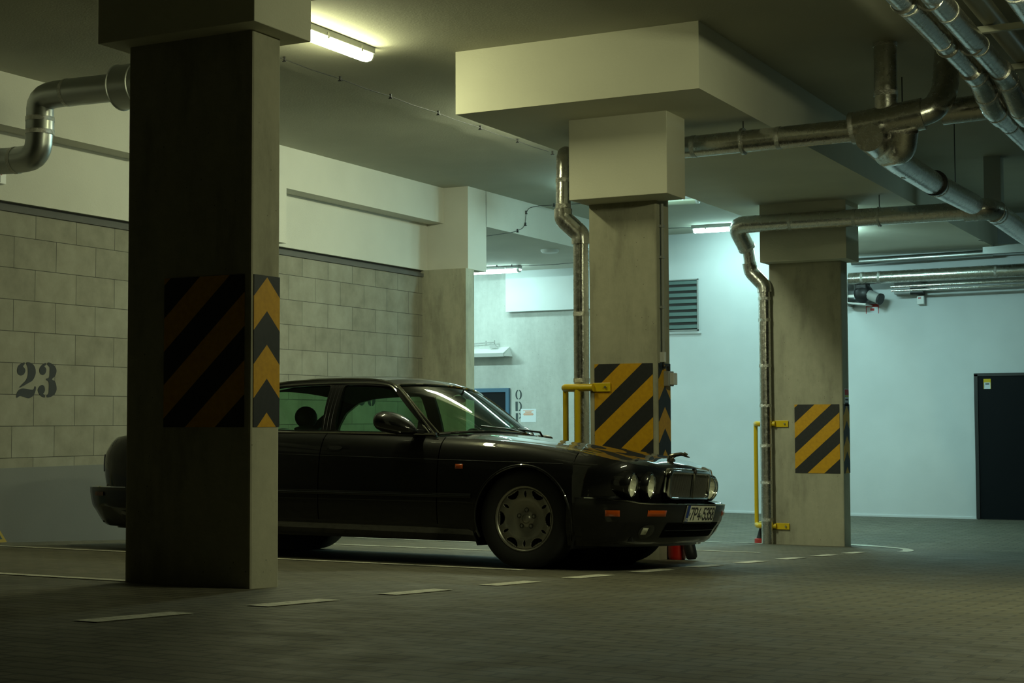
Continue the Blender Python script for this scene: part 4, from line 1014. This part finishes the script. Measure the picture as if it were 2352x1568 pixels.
# ---------------- headlamps
for q in (-1, 1):
    for (x, y, r_, tilt) in ((.720, .722, .079, -.10), (.772, .542, .079, -.10)):
        ax = Vector((cos(tilt), q*sin(tilt), -.12)).normalized(); up = Vector((0, 0, 1)); sd = ax.cross(up).normalized(); up = sd.cross(ax)
        c = Vector((x, q*y, .566))
        def disc(prof, n=36): return [[tuple(c+ax*h+(sd*cos(2*PI*k/n)+up*sin(2*PI*k/n))*rr) for k in range(n)] for rr, h in prof]
        hl = MB().grid(disc([(.0,-.05),(.02,-.049),(.045,-.035),(.062,-.012),(r_-.004,.012)]), closed=True).build('headlamp', M['reflector'], car, smooth=True)
        MB().grid(disc([(r_-.004,.012),(r_*.88,.024),(r_*.65,.033),(r_*.35,.038),(.001,.040)]), closed=True).build('lens', M['lens'], hl, smooth=True)
        MB().grid(disc([(r_-.006,.010),(r_-.002,.016),(r_+.004,.012),(r_+.006,.0)]), closed=True).build('chrome_rim', M['chrome'], hl, smooth=True)
        MB().grid(disc([(r_+.004,.004),(r_+.009,.010),(r_+.016,.002),(r_+.022,-.03),(r_+.018,-.10),(r_,-.18),(r_-.03,-.26)]), closed=True).build('lamp_cowl', M['car'], hl, smooth=True)
    # tail lamps
    R = [[(xrear(z)+sm(RD, s)-.006, q*(W(z, -3.42)*s+.004), z) for s in (.55,.62,.7,.76,.82,.86)] for z in (.60,.66,.71,.735)]
    MB().grid(R).build('tail_lamp', M['redlens'], car, smooth=True)
    x0 = sm(BR, .84); MB().grid([[(sm(sorted(BR), yy)-.004, q*(yy+.006), z) for yy in (.83,.85,.868)] for z in (.41,.44)]).build('rear_reflector', M['redlens'], rbp, smooth=True)
# bonnet mascot: a small leaping cat on a foot
mm = MB()
mm.tube([(.668,0,.735),(.700,0,.746),(.732,0,.745)], .016, 10, rr=[.02,.026,.014])
mm.tube([(.690,0,.748),(.696,0,.762),(.706,0,.776),(.740,0,.788),(.778,0,.793),(.802,0,.789)], .012, 10, rr=[.016,.021,.021,.014,.013,.011])
mm.ell((.812,0,.792), .017, .011, .010)
for q in (-1, 1):
    mm.tube([(.79,q*.007,.789),(.815,q*.010,.778),(.838,q*.009,.771)], .005, 6, rr=[.008,.005,.004])
    mm.tube([(.700,q*.010,.775),(.700,q*.016,.760),(.684,q*.013,.748)], .007, 6, rr=[.014,.012,.008]); mm.ell((.806,q*.008,.802), .004, .003, .005)
mas = mm.build('bonnet_mascot', mat('mascot_metal', (.30,.27,.22), .2, 1), car, smooth=True, angle=60); mas.location = (-.005, 0, .0)
# ---------------- wheels
def wheel(x, q):
    o = bpy.data.objects.new('wheel', None); COL.objects.link(o); o.parent = car; o.location = (x, q*.752, .330); o.rotation_euler = (0, 0, 0 if q < 0 else PI)
    # local: outer face towards -y
    tp = [(.205,-.085),(.222,-.098),(.245,-.108),(.275,-.113),(.302,-.110),(.322,-.101),(.332,-.088),(.335,-.06),(.335,.06),(.332,.088),(.322,.101),(.295,.110),(.245,.108),(.205,.085)]
    MB().lathe(tp, axis='y', seg=64).build('tyre', M['rubber'], o, smooth=True, angle=60)
    # rim barrel and dished face with six slots and six small holes
    rim = MB().lathe([(.222,-.094),(.217,-.100),(.209,-.098),(.203,-.088),(.196,-.070),(.19,.06)], axis='y', seg=72).build('rim', M['alloy'], o, smooth=True, angle=60)
    def prof(r): return sm([(0,-.058),(.03,-.058),(.055,-.052),(.085,-.055),(.12,-.066),(.15,-.079),(.18,-.082),(.20,-.080)], r)
    mb = MB(); NA, NR = 324, 54; idx = {}
    def hole(r, a):
        a = math.degrees(a) % 60
        d = min(a, 60-a); dx = math.radians(d)*r
        if (dx/.048)**2+((r-.171-.35*dx*dx/.04)/.0185)**2 < 1: return True
        d2 = abs(a-30); dx = math.radians(d2)*r
        if (dx/.0095)**2+((r-.164)/.020)**2 < 1: return True
        return False
    for i in range(NR+1):
        for j in range(NA):
            r_ = .002+.198*i/NR; a = 2*PI*j/NA; mb.v.append((r_*cos(a), prof(r_), r_*sin(a)))
    for i in range(NR):
        for j in range(NA):
            r_ = .002+0.198*(i+.5)/NR; a = 2*PI*(j+.5)/NA
            if not hole(r_, a): mb.f.append((i*NA+j, i*NA+(j+1) % NA, (i+1)*NA+(j+1) % NA, (i+1)*NA+j))
    f = mb.build('wheel_face', M['alloy'], o, smooth=True, angle=60)
    md = f.modifiers.new('thickness', 'SOLIDIFY'); md.thickness = .012; md.offset = 0
    for k in range(5):
        a = PI/2+2*PI*k/5; c = (.0585*cos(a), prof(.0585)-.0075, .0585*sin(a))
        MB().lathe([(0,-.006),(.008,-.006),(.010,.0),(.010,.006)], c, axis='y', seg=10).build('wheel_nut', M['steel'], f, smooth=True, angle=30)
        MB().lathe([(.0125,-.0015),(.0165,-.0015)], c, axis='y', seg=16).build('nut_recess', M['dark'], f)
    MB().lathe([(0,-.016),(.016,-.015),(.027,-.010),(.033,.0)], (0, prof(0)-.005, 0), axis='y', seg=24).build('centre_cap', M['alloy'], f, smooth=True)
    MB().lathe([(0,.0),(.13,.0)], (0, -.02, 0), axis='y', seg=32).build('brake_disc', M['dark'], o)
    return o
for x in (0, WR):
    for q in (-1, 1): wheel(x, q)
# exhaust box seen under the tail
MB().ell((-3.72, -.45, .29), .16, .14, .06).build('exhaust_box', mat('exhaust_rust', (.20,.16,.09), .6, .4), car, smooth=True)
# strap hanging under the tail, with faint lettering
P = [(-3.74,-.5,.24),(-3.70,-.5,.17),(-3.62,-.5,.09),(-3.54,-.5,.035)]
mb = MB()
mb.grid([[(p[0]+o[0], p[1]+o[1], p[2]+o[2]) for o in ((0,-.02,0),(0,.02,0),(.04,.02,.015),(.04,-.02,.015),(0,-.02,0))] for p in bez(P, 4, .05)])
st = mb.build('ground_strap', M['rubber'], car)
lt = MB()
for k in range(6):
    t = .35+.1*k; i = min(int(t*3), 2); f = t*3-i; a = Vector(P[i]).lerp(Vector(P[i+1]), f); lt.box(a.x+.008, a.x+.026, a.y-.0225, a.y-.0195, a.z+.002, a.z+.012)
lt.build('strap_lettering', M['dull_yellow'], st)
# ------------------------------------------------------------------ camera, world, view
cam = bpy.data.cameras.new('camera'); co = bpy.data.objects.new('camera', cam); COL.objects.link(co)
pit, rol, yaw = .0516081524, -.00355578276, .478059339
h = Vector((-sin(yaw)*cos(pit), cos(yaw)*cos(pit), sin(pit))); r = Vector((cos(yaw), sin(yaw), 0)); u = r.cross(h)
r2 = r*cos(rol)+u*sin(rol); u2 = u*cos(rol)-r*sin(rol)
R3 = Matrix((r2, u2, -h)).transposed()
co.matrix_world = Matrix.Translation((0, 0, .964)) @ R3.to_4x4()
cam.sensor_width = 36; cam.lens = 3542.94/2352*36; cam.clip_end = 100; cam.clip_start = .05
cam.dof.use_dof = False
scn.camera = co
w = bpy.data.worlds.new('world'); scn.world = w; w.use_nodes = True
w.node_tree.nodes['Background'].inputs[0].default_value = (.6, .8, .6, 1); w.node_tree.nodes['Background'].inputs[1].default_value = .0
scn.view_settings.view_transform = 'Standard'; scn.view_settings.look = 'None'; scn.view_settings.gamma = 1; scn.view_settings.exposure = 0
scn.view_settings.use_curve_mapping = False
try:
    scn.cycles.use_denoising = True; scn.cycles.max_bounces = 10; scn.cycles.transparent_max_bounces = 16; scn.cycles.caustics_reflective = False; scn.cycles.caustics_refractive = False
    scn.cycles.sample_clamp_indirect = 4
except Exception: pass
